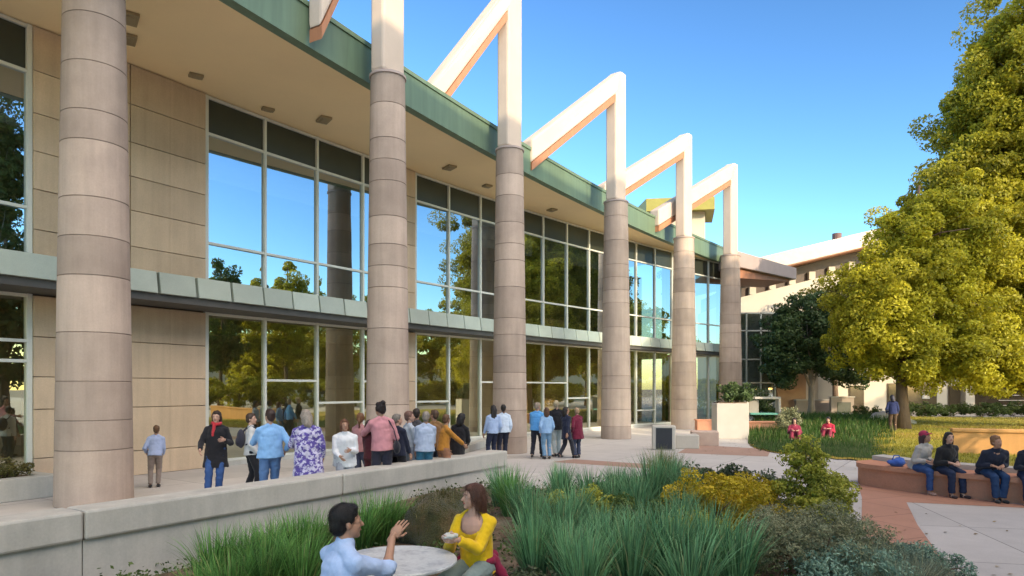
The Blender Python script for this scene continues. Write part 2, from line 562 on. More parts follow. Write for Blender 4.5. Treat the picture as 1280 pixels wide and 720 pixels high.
# --- columns with their sawtooth frames
cols = [(-7.95, 12.95, .66, 28.5, 2.4), (-3.24, 17.74, .575, 29.8, 1.9), (-.08, 23.18, .60, 32.4, 2.75), (4.54, 29.68, .66, 35.5, 5.0),
        (9.31, 36.82, .70, 37.5, 6.8), (13.4, 41.73, .72, 39.0, 7.6)]
for ci, (cx, cy, rb, dirn, alen) in enumerate(cols):
    random.seed(40 + ci)
    prof, tones = [], []
    z = 0.0
    rt = rb * .77
    rad = lambda z: rb + (rt - rb) * (z / Z_S) ** 1.05
    while z < Z_S - .25:
        h = random.choice((.55, .72, .9, 1.05))
        z2 = min(z + h, Z_S)
        if Z_S - z2 < .45: z2 = Z_S
        t = random.uniform(.80, 1.14)
        if prof: tones.append(.62)
        prof += [(rad(z) - .013, z), (rad(z), z + .012)]
        tones += [.68, t]
        prof += [(rad(z2), z2 - .012), (rad(z2) - .013, z2)]
        tones.append(.68)
        z = z2
    tones = tones[:len(prof) - 1] + [1] * (len(prof) - 1 - len(tones))
    cm = MB(); cm.lathe(prof, (cx, cy, 0), 40, tones=tones)
    # seam ring where the frame starts
    co = cm.build('column', stone_col, B, smooth=True, angle=25)
    rg = MB(); rg.lathe([(rt + .005, Z_S - .06), (rt + .035, Z_S - .05), (rt + .035, Z_S + .01), (rt + .005, Z_S + .02)], (cx, cy, 0), 40)
    rg.build('collar', mauve_m, co, smooth=True, angle=30)
    # frame: upright and arm as one flat piece in the plane of the colonnade
    d = Vector((math.sin(R(dirn)), math.cos(R(dirn)), 0)); n = Vector((d.y, -d.x, 0))
    hl, T = rt * .97, rt * 1.0
    zt = 16.0
    za = 11.7 if ci != 1 else 11.75
    TH = 1.08                                   # depth of the sloping arm
    ax = alen + .35                             # it runs on past the roof edge
    gz_ = (zt - .22 - za) / alen
    outl = [(hl, Z_S + .02), (hl, zt), (hl * .1, zt - .03), (-hl * .25, zt - .1), (-hl * .55, zt - .22),
            (-ax, zt - .22 - gz_ * (ax - hl * .55)), (-ax, zt - .22 - gz_ * (ax - hl * .55) - TH * .8), (-hl, zt - TH - .12), (-hl, Z_S + .02)]
    inw = lambda u: (-1.0 if ci != 1 else -.25) * max(0, -u - hl) / (alen - hl)      # the arm turns in over the roof edge
    m2 = MB()
    V = []
    k = len(outl)
    for sgn in (-1, 1):
        for (u, zq) in outl:
            p = Vector((cx, cy, 0)) + d * u + n * (sgn * T / 2 + inw(u))
            V.append((p.x, p.y, zq))
    Fc = [tuple(range(k - 1, -1, -1)), tuple(range(k, 2 * k))] + [(i, (i + 1) % k, k + (i + 1) % k, k + i) for i in range(k)]
    m2.add(V, Fc)
    m2.build('sawtooth_frame', stone_top, co, bevel=.07)
    # added strip below the arm, bounced light put into its orange colour
    ln = MB()
    (u1, z1_), (u0, z0_) = outl[6], outl[7]
    poly = [(u0 - .004, z0_ - .004), (u1 + .02, z1_ - .004), (u1 + .02, z1_ - .30), (u0 - .004, z0_ - .30)]
    V = []
    for off in (-T / 2 + .03, T / 2 - .02):
        for (u, zq) in poly:
            p = Vector((cx, cy, 0)) + d * u + n * (off + inw(u)); V.append((p.x, p.y, zq))
    ln.add(V, [(3, 2, 1, 0), (4, 5, 6, 7), (0, 1, 5, 4), (1, 2, 6, 5), (2, 3, 7, 6), (3, 0, 4, 7)])
    ln.build('arm_painted_bounce', orange_wood_and_bounce, co)
# ================================================================== GROUND, PATHS, BEDS
def paving_mat(name, col, tile=1.5, rot=0.0, joint=.5, var=.1, ang=0):
    """cast paving with joints on a real grid, stained and unevenly toned"""
    m, nt, N, L = _new(name)
    out = N.new('ShaderNodeOutputMaterial'); P = N.new('ShaderNodeBsdfPrincipled')
    tc = N.new('ShaderNodeTexCoord'); vec = tc.outputs['Object']
    mp = N.new('ShaderNodeMapping'); mp.inputs['Rotation'].default_value = (0, 0, R(rot)); L.new(vec, mp.inputs['Vector'])
    br = N.new('ShaderNodeTexBrick'); br.offset = 0.0
    br.inputs['Scale'].default_value = 1.0; br.inputs['Brick Width'].default_value = tile; br.inputs['Row Height'].default_value = tile
    br.inputs['Mortar Size'].default_value = .012; br.inputs['Mortar Smooth'].default_value = .3
    br.inputs['Color1'].default_value = (1, 1, 1, 1); br.inputs['Color2'].default_value = (.9, .9, .9, 1); br.inputs['Mortar'].default_value = (joint, joint, joint, 1)
    L.new(mp.outputs[0], br.inputs['Vector'])
    f = _mul(N, L, _map(N, L, _noise(N, L, vec, .45, 7, .65), 1 - var, 1 + var), _map(N, L, _noise(N, L, vec, 38, 3, .6), .93, 1.07))
    f = _mul(N, L, f, _map(N, L, _noise(N, L, vec, 2.6, 5, .6), .94, 1.06))
    vm = N.new('ShaderNodeVectorMath'); vm.operation = 'SCALE'
    mx = N.new('ShaderNodeMix'); mx.data_type = 'RGBA'; mx.blend_type = 'MULTIPLY'; mx.inputs['Factor'].default_value = 1
    mx.inputs['A'].default_value = (*col, 1); L.new(br.outputs['Color'], mx.inputs['B'])
    L.new(mx.outputs['Result'], vm.inputs[0]); L.new(f, vm.inputs['Scale'])
    L.new(vm.outputs[0], P.inputs['Base Color'])
    P.inputs['Roughness'].default_value = .8
    b = N.new('ShaderNodeBump'); b.inputs['Strength'].default_value = .2; b.inputs['Distance'].default_value = .006
    L.new(_noise(N, L, vec, 60, 5, .6), b.inputs['Height']); L.new(b.outputs[0], P.inputs['Normal'])
    L.new(P.outputs[0], out.inputs['Surface'])
    return m


pave = paving_mat('plaza_paving', (.50, .47, .44), 3.0, 34, .38)
pave2 = paving_mat('court_paving', (.47, .44, .41), 2.4, 12, .42)
pink_m = M('pink_paving', (.34, .22, .17), rough=.8, var=.1, scale=1.2, fine=.1, bump=.2)
terra_pave = paving_mat('terracotta_paving', (.42, .215, .14), 1.4, -22, .5)
earth = M('earth', (.26, .23, .20), rough=.95, var=.2, scale=.3, bump=.3)
soil = M('soil', (.13, .09, .06), rough=.95, var=.35, scale=3, fine=.3, fscale=25, bump=.8, bscale=20, bdist=.04, col2=(.22, .17, .12), c2scale=1.5)
lawn_m = M('lawn_ground', (.28, .26, .035), rough=.95, var=.3, scale=1.2, fine=.25, fscale=30, bump=.8, bscale=40, bdist=.05, col2=(.46, .27, .06), c2scale=.16)


def sheet(name, pts, z, m, kind='structure'):
    mb = MB(); mb.add([(p[0], p[1], z) for p in pts], [tuple(range(len(pts)))])
    o = mb.build(name, m); tag(o, kind=kind)
    if o.data.polygons[0].normal.z < 0: o.data.flip_normals()
    return o


sheet('ground', [(-900, -900), (900, -900), (900, 1200), (-900, 1200)], -.55, earth)
G = lambda px, py: tuple(at(px, py)[:2])
court = [(7.57, 13.1), (9.6, 12.5), (16, 6), (16, -8), (3.6, -8), (4.6, 4), (5.3, 8.24)]
sheet('court', court, .004, pave2)
sheet('terracotta_band', [(7.86, 15.45), (7.0, 13.6), (5.5, 10.7), (4.35, 8.0), (3.2, 2), (3.0, -4), (3.9, -4), (4.35, 4), (5.3, 8.24), (6.5, 10.9), (7.57, 13.05), (9.5, 12.4), (9.65, 12.75), (9.4, 13.0), (7.98, 15.4)], .008, terra_pave)
sheet('pink_band', [(1.2, 20.2), (4.6, 18.0), (5.5, 18.6), (1.9, 21.0)], .004, pink_m)
sheet('pink_band', [(5.6, 23.0), (8.2, 21.8), (9.3, 24.4), (7.0, 26.4)], .004, pink_m)

# planted bed on the right of the wall, gently mounded
bed_pts = [(-1.0, 15.3), (-.2, 14.6), (1.2, 15.0), (2.2, 15.6), (3.6, 15.7), (5.2, 15.0), (5.45, 13), (5.1, 10.8), (4.2, 8.0), (3.4, 5.2), (3.0, 2.5), (-8.8, 2.5), (-6.0, 7.6)]

from mathutils.geometry import tessellate_polygon
outer = [(-160, -120), (160, -120), (160, 160), (-160, 160)]
hole = [(x * .999 + .004, y * .999 + .006) for x, y in bed_pts]
tri = tessellate_polygon([[Vector((*p, 0)) for p in outer], [Vector((*p, 0)) for p in hole]])
mb = MB(); mb.add([(*p, 0.0) for p in outer + hole], [tuple(t) for t in tri])
pz_ = mb.build('plaza', pave); tag(pz_, kind='structure')
if pz_.data.polygons[0].normal.z < 0: pz_.data.flip_normals()


def inside(p, poly):
    r = False
    j = len(poly) - 1
    for i in range(len(poly)):
        (x1, y1), (x2, y2) = poly[i], poly[j]
        if (y1 > p[1]) != (y2 > p[1]) and p[0] < (x2 - x1) * (p[1] - y1) / (y2 - y1) + x1: r = not r
        j = i
    return r


def edge_dist(p, poly):
    d = 1e9
    for i in range(len(poly)):
        a, b = Vector(poly[i]), Vector(poly[(i + 1) % len(poly)])
        t = max(0, min(1, (Vector(p) - a).dot(b - a) / (b - a).length_squared))
        d = min(d, (Vector(p) - a - (b - a) * t).length)
    return d


def mound_z(x, y):
    e = edge_dist((x, y), bed_pts)
    w = (x + 9.4) * .842 - (y - 2.0) * .540          # distance from the low wall
    low = max(0, min(1, 1.25 - w / 1.5)) * max(0, min(1, (14.2 - y) / 4.5))
    low = low * low * (3 - 2 * low) * max(0, min(1, (y - 2.4) / 2))
    return .012 - .36 * low + .10 * min(1, e / .8) + .03 * mnoise.noise(Vector((x * 1.3, y * 1.3, 0))) * min(1, e)


def bed_sheet(name, poly, zfun, m, st=.25):
    xs = [p[0] for p in poly]; ys = [p[1] for p in poly]
    mb = MB(); idx = {}
    nx, ny = int((max(xs) - min(xs)) / st) + 2, int((max(ys) - min(ys)) / st) + 2
    x0, y0 = min(xs) - st / 2, min(ys) - st / 2
    def vi(i, j):
        if (i, j) not in idx:
            x, y = x0 + i * st, y0 + j * st
            if not inside((x, y), poly):      # snap outside points to the outline
                best = None
                for k in range(len(poly)):
                    a, b = Vector(poly[k]), Vector(poly[(k + 1) % len(poly)])
                    t = max(0, min(1, (Vector((x, y)) - a).dot(b - a) / (b - a).length_squared))
                    q = a + (b - a) * t
                    if best is None or (q - Vector((x, y))).length < best[0]: best = ((q - Vector((x, y))).length, q)
                x, y = best[1]
            idx[(i, j)] = len(mb.v); mb.v.append((x, y, zfun(x, y)))
        return idx[(i, j)]
    for i in range(nx):
        for j in range(ny):
            cx, cy = x0 + (i + .5) * st, y0 + (j + .5) * st
            if inside((cx, cy), poly):
                mb.f.append((vi(i, j), vi(i + 1, j), vi(i + 1, j + 1), vi(i, j + 1))); mb.t.append(1.0)
    o = mb.build(name, m, smooth=True)
    return tag(o, kind='structure')


bed_sheet('planting_bed', bed_pts, mound_z, soil)

# lawn behind the bench
lawn_pts = [(9.2, 26.5), (8.6, 23.6), (9.6, 21.2), (11.6, 19.2), (10.9, 18.0), (10.9, 16.4), (13, 14), (24, 17), (34, 28), (40, 48), (26, 50), (17, 47), (12.5, 36)]
lawn_z = lambda x, y: .02 + .16 * min(1, edge_dist((x, y), lawn_pts) / 2.0)
bed_sheet('lawn', lawn_pts, lawn_z, lawn_m, .5)
painted_shade_pts = [(9.2, 26.5), (8.7, 23.7), (9.7, 21.4), (11.3, 20.4), (15.4, 28.6), (22.0, 41), (17.2, 46.6), (12.6, 36)]
bed_sheet('lawn', painted_shade_pts, lambda x, y: lawn_z(x, y) + .012, M('lawn_painted_shade', (.055, .085, .018), rough=.95, var=.3, scale=1.2, fine=.25, fscale=30, bump=.8, bscale=40, bdist=.05), .4)  # shade over this part of the lawn is put into the dark green

# ================================================================== LOW CONCRETE WALL (two pours with a joint)
wa, wb = Vector((-9.4, 2.0, 0)), Vector((-.10, 16.5, 0))
wd = (wb - wa).normalized(); wn = Vector((wd.y, -wd.x, 0))     # wn points to the planted side
W = empty('concrete_wall', (wb.x, wb.y, 0), 0, 'long low pale concrete wall with a deep overhanging cap, between queue and planted bed', 'wall')
Lw = (wb - wa).length
cuts = [0, 2.6, 7.62, 11.9, Lw]
for i in range(4):
    p, q = wa + wd * (cuts[i] + (.008 if i else 0)), wa + wd * (cuts[i + 1] - (.008 if i < 3 else 0))
    m1 = MB()
    r = lambda s, o, z: tuple(s - wn * o + Vector((0, 0, z)))
    m1.hexa([r(p, .0, .31), r(q, .0, .31), r(q, .52, .31), r(p, .52, .31), r(p, .0, .68), r(q, .0, .68), r(q, .52, .68), r(p, .52, .68)])
    cp = m1.build('cap', conc, W, bevel=.035)
    m1 = MB()
    m1.hexa([r(p, .06, -.5), r(q, .06, -.5), r(q, .48, -.5), r(p, .48, -.5), r(p, .06, .312), r(q, .06, .312), r(q, .48, .312), r(p, .48, .312)])
    m1.build('wall_base', conc, W)
# second kerb wall nearer to the glass
k0, k1 = at(574, 567), at(613, 556)
m1 = MB(); m1.bar((k0.x, k0.y, .13), (k1.x, k1.y, .13), .35, .26)
tag(m1.build('low_kerb', conc, bevel=.02), 'short low grey kerb wall left of the third column, behind the end of the queue', 'kerb')
# planter below the left window
m1 = MB()
c0, c1 = fac(-12, 1.9), fac(-4.5, 1.9)
dv = (c1 - c0).normalized(); nv = Vector((-dv.y, dv.x, 0))
PL = empty('stone_planter', tuple(c1), 0, 'pale low stone planter of dry plants under the leftmost window', 'planter')
m1.bar((c0.x, c0.y, .22), (c1.x, c1.y, .22), .3, .44)
e1 = c1 + nv * 1.5
m1.bar((c1.x, c1.y, .2), (e1.x, e1.y, .2), .28, .40)
m1.build('planter_wall', conc, PL, bevel=.02)
m1 = MB(); m1.hexa([tuple(c0 + Vector((0, 0, .2))), tuple(c1 + Vector((0, 0, .2))), tuple(e1 + Vector((0, 0, .2))), tuple(c0 + nv * 1.5 + Vector((0, 0, .2))),
                    tuple(c0 + Vector((0, 0, .36))), tuple(c1 + Vector((0, 0, .36))), tuple(e1 + Vector((0, 0, .36))), tuple(c0 + nv * 1.5 + Vector((0, 0, .36)))])
m1.build('soil_fill', soil, PL)

# ================================================================== CURVED TERRACOTTA SEAT WALL
front = [(8.05, 15.9), (7.86, 15.45), (7.98, 15.0), (8.35, 14.35), (8.78, 13.75), (9.25, 13.2), (9.85, 12.65), (10.6, 12.15), (11.5, 11.8)]
back = [(8.55, 16.15), (8.62, 15.75), (8.72, 15.3), (9.0, 14.75), (9.4, 14.2), (9.85, 13.7), (10.4, 13.2), (11.05, 12.75), (11.8, 12.4)]
back2 = [(8.95, 16.4), (9.05, 16.0), (9.12, 15.6), (9.38, 15.05), (9.76, 14.5), (10.2, 14.0), (10.72, 13.55), (11.3, 13.15), (12.0, 12.8)]
SW = empty('seat_wall', (9.2, 14.2, 0), 0, 'curved terracotta seat wall carrying the seated visitors at the right', 'bench')


def strip(mb, f, b, z0, z1):
    for i in range(len(f) - 1):
        mb.hexa([(*f[i], z0), (*f[i + 1], z0), (*b[i + 1], z0), (*b[i], z0), (*f[i], z1), (*f[i + 1], z1), (*b[i + 1], z1), (*b[i], z1)])


def inset(f, b, k): return [(p[0] + (q[0] - p[0]) * k, p[1] + (q[1] - p[1]) * k) for p, q in zip(f, b)]


def smooth_curve(P, n=5):
    out = []
    for i in range(len(P) - 1):
        p0, p1, p2, p3 = [Vector(P[max(0, min(len(P) - 1, i + k))]) for k in (-1, 0, 1, 2)]
        for j in range(n):
            t = j / n
            q = .5 * ((2 * p1) + (p2 - p0) * t + (2 * p0 - 5 * p1 + 4 * p2 - p3) * t * t + (3 * p1 - p0 - 3 * p2 + p3) * t ** 3)
            out.append((q.x, q.y))
    return out + [P[-1]]


front, back, back2 = smooth_curve(front), smooth_curve(back), smooth_curve(back2)
m1 = MB(); strip(m1, inset(front, back, .1), back, 0, .40); m1.build('seat_base', terracotta, SW)
m1 = MB(); strip(m1, front, back, .402, .50); m1.build('seat', terracotta, SW)
m1 = MB(); strip(m1, inset(back, back2, .01), back2, 0, .60); m1.build('back_kerb', conc_white, SW)

# ================================================================== SMALL FURNITURE ON THE PLAZA
black_panel = M('black_panel', (.02, .02, .028), rough=.35, var=.2, bump=0, spec=.5)
p = at(830, 563)
S = empty('sign_pedestal', (p.x, p.y, 0), R(-8), 'white framed box pedestal with a black face panel, standing behind the tall grasses', 'sign')
m1 = MB(); m1.box((0, .15, .44), (.82, .3, .88)); m1.build('casing', conc_white, S, local=True, bevel=.05)
m1 = MB(); m1.box((0, -.012, .42), (.56, .02, .74)); m1.build('face_panel', black_panel, S, local=True)
m1 = MB(); p = at(861, 561); m1.box((p.x, p.y + .4, .25), (.85, .8, .5), R(-8))
tag(m1.build('stone_block', conc_white, bevel=.03), 'low white stone block right beside the black sign pedestal', 'block')
m1 = MB(); p = at(886, 558); m1.box((p.x, p.y + .6, .27), (1.0, 1.0, .55), R(-12))
tag(m1.build('stone_block', M('pink_stone', (.50, .37, .30), rough=.85), bevel=.03), 'low pinkish block below the small terracotta pot', 'block')
p = at(882, 540)
PT = empty('flower_pot', (p.x, p.y + .4, 0), 0, 'small rectangular terracotta pot between the last two columns', 'pot')
m1 = MB(); m1.box((p.x, p.y + .4, .28), (.75, .45, .56)); m1.build('pot_body', terracotta, PT, bevel=.03)
m1 = MB(); m1.box((p.x, p.y + .4, .585), (.83, .53, .06)); m1.build('pot_rim', terracotta, PT, bevel=.015)
p = at(918, 549)
WB = empty('white_planter', (p.x, p.y + .6, 0), R(-6), 'tall square white stone planter at the foot of the last column', 'planter')
m1 = MB(); m1.box((0, 0, .77), (1.35, 1.2, 1.54)); m1.build('planter_body', conc_white, WB, local=True, bevel=.025)
m1 = MB(); m1.box((0, 0, 1.56), (1.2, 1.05, .05)); m1.build('soil_fill', soil, WB, local=True)
p = at(955, 542)
TT = empty('terracotta_trough', (p.x, p.y + .3, 0), R(-4), 'orange terracotta trough with a pointed end, beside the tall white planter', 'planter')
m1 = MB(); m1.prism([(-.7, -.3), (.55, -.3), (.85, 0), (.55, .3), (-.7, .3)], 0, .52); m1.build('trough_body', terracotta, TT, local=True, bevel=.03)
m1 = MB(); m1.prism([(-.76, -.36), (.58, -.36), (.92, 0), (.58, .36), (-.76, .36)], .52, .58); m1.build('trough_rim', terracotta, TT, local=True, bevel=.015)
p = at(957, 536)
OF = empty('open_frame', (p.x, p.y + .5, 0), R(-4), 'white square open frame with a teal shelf behind the orange trough', 'shelter')
w_, h_ = 1.7, 1.6
for nm, c, s in (('post', (-w_ / 2, 0, h_ / 2), (.12, .6, h_)), ('post', (w_ / 2, 0, h_ / 2), (.12, .6, h_)), ('top_rail', (0, 0, h_ + .06), (w_ + .12, .6, .12))):
    m1 = MB(); m1.box(c, s); m1.build(nm, conc_white, OF, local=True, bevel=.015)
m1 = MB(); m1.box((.1, 0, .8), (w_ - .14, .5, .10)); m1.build('shelf', M('teal_paint', (.10, .30, .26), rough=.5), OF, local=True)
m1 = MB(); m1.box((-.45, .1, 1.2), (.5, .3, .7)); m1.build('panel', M('grey_panel', (.30, .28, .25)), OF, local=True)

# ================================================================== BUILDINGS BEYOND
wing_glass = glass_mat('wing_glass', .25, (.9, .95, .9), (.7, .72, .7))
WG = empty('cream_wing', (24, 60, 0), 0, 'sunlit cream building with a sloping roof and orange eaves beyond the last column', 'building')
za_, zb_ = 10.2, 13.4
m1 = MB(); m1.hexa([(20.2, 60, 0), (33, 60, 0), (33, 74, 0), (20.2, 74, 0), (20.2, 60, za_), (33, 60, zb_), (33, 74, zb_), (20.2, 74, za_)]); m1.build('wall', cream, WG)
m1 = MB(); m1.hexa([(20.4, 60.5, za_ + .02), (32.8, 60.5, zb_ + .02), (32.8, 73.5, zb_ + .02), (20.4, 73.5, za_ + .02), (20.4, 60.5, za_ + 1.5), (32.8, 60.5, zb_ + 1.5), (32.8, 73.5, zb_ + 1.5), (20.4, 73.5, za_ + 1.5)]); m1.build('clerestory', M('clerestory_dark', (.11, .075, .055), rough=.5), WG)
for k in range(7):
    x = 21.3 + k * 1.75; z = za_ + (x - 20.2) / 12.8 * (zb_ - za_)
    m1 = MB(); m1.box((x, 60.3, z + .35), (.55, .38, .7)); m1.build('rafter_block', cream, WG)
m1 = MB(); m1.hexa([(17.5, 57.6, za_ + 1.0), (32.2, 57.6, zb_ + 1.32), (32.2, 75, zb_ + 1.52), (17.5, 75, za_ + 1.52),
                    (17.5, 57.6, za_ + 2.2), (32.2, 57.6, zb_ + 2.6), (32.2, 75, zb_ + 2.6), (17.5, 75, za_ + 2.6)]); rfw = m1.build('roof', M('cream_roof', (.66, .55, .45), rough=.8), WG, bevel=.04)
m1 = MB(); m1.hexa([(17.6, 57.7, za_ + .93), (32.1, 57.7, zb_ + 1.25), (32.1, 60.4, zb_ + 1.27), (17.6, 60.4, za_ + .95),
                    (17.6, 57.7, za_ + .995), (32.1, 57.7, zb_ + 1.315), (32.1, 60.4, zb_ + 1.335), (17.6, 60.4, za_ + 1.015)]); m1.build('eaves', orange_wood_and_bounce, WG)
m1 = MB(); m1.box((32.35, 57.9, zb_ + 1.85), (.5, .9, 1.9)); m1.build('roof_end', M('roof_end', (.16, .10, .085), rough=.7), WG, bevel=.03)
m1 = MB(); m1.tube([(28.0, 58.6, zb_ + 1.2), (28.0, 58.6, zb_ + 2.1)], .38, 12); m1.build('flue', M('flue', (.17, .10, .09)), WG)
# shaded canopy beam running from the last column to the wing
CB = empty('canopy', (17, 46, 0), 0, 'mauve canopy beam with an orange underside reaching right from the last column', 'canopy')
m1 = MB(); m1.hexa([(13.9, 42.2, 9.75), (19.8, 47.3, 9.75), (18.6, 50.5, 9.75), (12.8, 45.8, 9.75), (13.9, 42.2, 10.75), (19.8, 47.3, 10.55), (18.6, 50.5, 10.55), (12.8, 45.8, 10.75)]); m1.build('beam', mauve_m, CB, bevel=.04)
m1 = MB(); m1.hexa([(14.0, 42.6, 9.1), (19.3, 47.3, 9.62), (18.5, 50.2, 9.62), (13.0, 45.6, 9.1), (14.0, 42.6, 9.74), (19.3, 47.3, 9.74), (18.5, 50.2, 9.74), (13.0, 45.6, 9.74)]); m1.build('canopy_lining', orange_wood_and_bounce, CB)
# glazed link behind the canopy
GL = empty('glazed_link', (18.5, 52, 0), 0, 'narrow glazed stair link between the last column and the cream wing', 'building')
m1 = MB(); m1.box((18.0, 54, 4.0), (4.6, 3.4, 8.0)); m1.build('core', M('link_core', (.58, .52, .45)), GL)
fr = MB(); gl = MB()
for k in range(5): fr.box((15.8 + k * 1.1, 52.2, 4.0), (.09, .12, 8.0))
for z in (2.6, 4.4, 6.6, 7.95): fr.box((18.0, 52.19, z), (4.5, .1, .1))
fr.build('link_frame', frame_m, GL)
gl.add([(15.7, 52.22, 0), (20.3, 52.22, 0), (20.3, 52.22, 8), (15.7, 52.22, 8)], [(0, 1, 2, 3)]); gl.build('pane', wing_glass, GL)
m1 = MB(); m1.box((21.6, 53.2, 2.0), (2.2, 1.4, 4.0)); m1.build('terracotta_base', M('orange_render', (.50, .30, .17)), GL)

# long low pavilion under the trees
PV = empty('pavilion', (36, 57, 0), 0, 'low sunlit cream pavilion with wide dark windows under the big tree', 'building')
m1 = MB(); m1.box((40, 59, 2.3), (26, 4, 4.6)); m1.build('wall', cream, PV)
m1 = MB(); m1.box((40, 58.4, 4.75), (27.5, 6.2, .3)); m1.build('roof', conc_white, PV, bevel=.03)
for (x0, x1, z0, z1) in ((31.5, 35.5, .5, 2.5), (36.6, 37.5, .35, 2.3), (38.6, 43.4, .3, 3.2), (44.5, 48, .4, 3.0), (28.3, 29.4, .2, 2.3)):
    m1 = MB(); m1.box(((x0 + x1) / 2, 56.98, (z0 + z1) / 2), (x1 - x0 + .16, .1, z1 - z0 + .16)); w = m1.build('window', M('bronze_frame', (.12, .09, .06)), PV)
    m1 = MB(); m1.box(((x0 + x1) / 2, 56.92, (z0 + z1) / 2), (x1 - x0, .06, z1 - z0)); m1.build('pane', M('bronze_glass', (.075, .055, .035), rough=.15, var=.35, scale=.8, bump=0, spec=.6), w)
for k in range(5):
    m1 = MB(); m1.box((41.9, 56.9, .75 + k * .42), (2.4, .12, .07)); m1.build('louvre', cream, PV)
m1 = MB(); m1.box((34.6, 56.86, 1.55), (.62, .05, .5)); m1.build('notice', conc_white, PV)
m1 = MB(); m1.box((38.05, 56.7, 1.9), (.75, .5, 3.8)); m1.build('pillar', cream, PV)
# low garden walls by the dark tree
for (px, d, w, h, lab) in ((1022, 52, 3.4, 1.25, 'low brown garden wall under the dark tree'), (1052, 50.5, 1.7, 1.5, 'pale low wall with a dark opening right of the dark tree')):
    q = atd(px, d)
    g = empty('garden_wall', tuple(q), 0, lab, 'wall')
    m1 = MB(); m1.box((0, 0, h / 2), (w, .3, h)); m1.build('wall_body', M('garden_wall', (.33, .27, .22), rough=.9), g, local=True)
    m1 = MB(); m1.box((0, 0, h + .04), (w + .1, .4, .08)); m1.build('coping', conc_white, g, local=True)
    if w < 2:
        m1 = MB(); m1.box((.1, -.16, .6), (1.0, .04, 1.1)); m1.build('opening', dark_m, g, local=True)
for (px, d, x, z, lab) in ((1062, 46.5, .9, .55, 'white bench by the dark tree, small and half hidden by lawn grass'),):
    q = atd(px, d)
    g = empty('white_bench', tuple(q), R(5), lab, 'bench')
    m1 = MB(); m1.box((0, 0, .45), (1.5, .45, .07)); m1.build('seat', conc_white, g, local=True)
    for k in (-.6, .6):
        m1 = MB(); m1.box((k, 0, .207), (.1, .4, .414)); m1.build('leg', conc_white, g, local=True)
for (px, d, s, lab) in ((1105, 41.5, 1.0, 'large pale boulder left of the leaning tree trunk'), (1133, 38.5, .6, 'small pale boulder at the foot of the leaning tree trunk'), (1098, 43, .7, 'pale boulder behind the largest boulder on the lawn')):
    q = atd(px, d)
    m1 = MB(); m1.ellip((0, 0, .25 * s), (.95 * s, .6 * s, .5 * s), None, 18, 12)
    V = np.array(m1.v); V = wrinkle(V, V / np.linalg.norm(V, axis=1, keepdims=True), .16 * s, 2.2 / s, d)
    m1.v = [tuple(v) for v in V]
    o = m1.build('boulder', M('pale_rock', (.45, .42, .36), rough=.95, var=.2, scale=3, bump=.5, bscale=15), smooth=True); o.location = q
    tag(o, lab, 'boulder')

# low orange wall on the lawn, catching the sun
a_, b_ = Vector((13.75, 21.3, 0)), Vector((21.5, 18.2, 0))
GW = empty('garden_wall', tuple(a_), 0, 'low sunlit orange wall on the lawn behind the right hand seated visitors', 'wall')
og_ = M('orange_render_wall', (.62, .33, .12), rough=.85, var=.1, scale=1.2, bump=.15, streak=.1)
m1 = MB(); m1.bar(a_ + Vector((0, 0, .42)), b_ + Vector((0, 0, .42)), .3, .84); m1.build('wall_body', og_, GW, bevel=.02)
m1 = MB(); m1.bar(a_ + Vector((0, 0, .89)), b_ + Vector((0, 0, .89)), .4, .10); m1.build('coping', og_, GW, bevel=.02)
# ================================================================== OFFICE BLOCK TO THE RIGHT OF THE VIEWER (outside the frame: it shades the plaza and shows in the glass)
SUN_AZ, SUN_EL = 145.0, 20.0
su = Vector((math.sin(R(SUN_AZ)), math.cos(R(SUN_AZ)), 0)); sp = Vector((-su.y, su.x, 0))     # towards the sun; across
PQ = lambda p, q: Vector((.819 * p - .574 * q, .574 * p + .819 * q, 0))
HS = empty('cream_house', (96, 30, 0), 0, 'long cream house far beyond the right edge of the view', 'building')
m1 = MB(); m1.box((99, 30, 4), (8, 60, 8)); m1.build('wall', cream, HS)
m1 = MB(); m1.box((99, 30, 8.2), (9.5, 62, .4)); m1.build('roof', terracotta, HS)
for k in range(14):
    for z in (2.2, 5.8):
        m1 = MB(); m1.box((94.98, 3 + k * 4.1, z), (.1, 1.8, 1.9)); m1.build('window', dark_m, HS)
OB = empty('office_block', tuple(PQ(10, -24)), 0, 'tall sand coloured office block facing the plaza from the right', 'building')
cs = [PQ(-13, -24.4), PQ(22.8, -12.6), PQ(23.2, -24), PQ(-13, -36)]
m1 = MB(); V = [(p.x, p.y, 0) for p in cs] + [(p.x, p.y, h) for p, h in zip(cs, (23.9, 23.9, 23.9, 23.9))]
m1.hexa(V); m1.build('wall', M('sand_render', (.50, .42, .31), rough=.85, var=.06, scale=.4), OB)
a_, b_ = cs[0], cs[1]
dv = (b_ - a_).normalized(); nv = Vector((-dv.y, dv.x, 0)); Lb = (b_ - a_).length
rzb = math.atan2(dv.y, dv.x)
og = M('office_glass', (.06, .075, .09), rough=.1, bump=0, spec=.8)
w0 = None
for fl in range(6):
    for k in range(12):
        c = a_ + dv * (2 + k * (Lb - 4) / 11) + nv * .03
        loc = world_inv(OB) @ Vector((c.x, c.y, 2.2 + fl * 3.8))
        if w0 is None:
            m1 = MB(); m1.box((0, 0, 0), (2.3, .14, 2.2)); w0 = m1.build('window', frame_m, OB, local=True)
            m1 = MB(); m1.box((0, .06, 0), (2.1, .1, 2.0)); p0 = m1.build('pane', og, w0, local=True)
            w = w0
        else:
            w = w0.copy(); COL.objects.link(w); w.parent = OB
            g = p0.copy(); COL.objects.link(g); g.parent = w
        w.location = loc; w.rotation_euler = (0, 0, rzb)
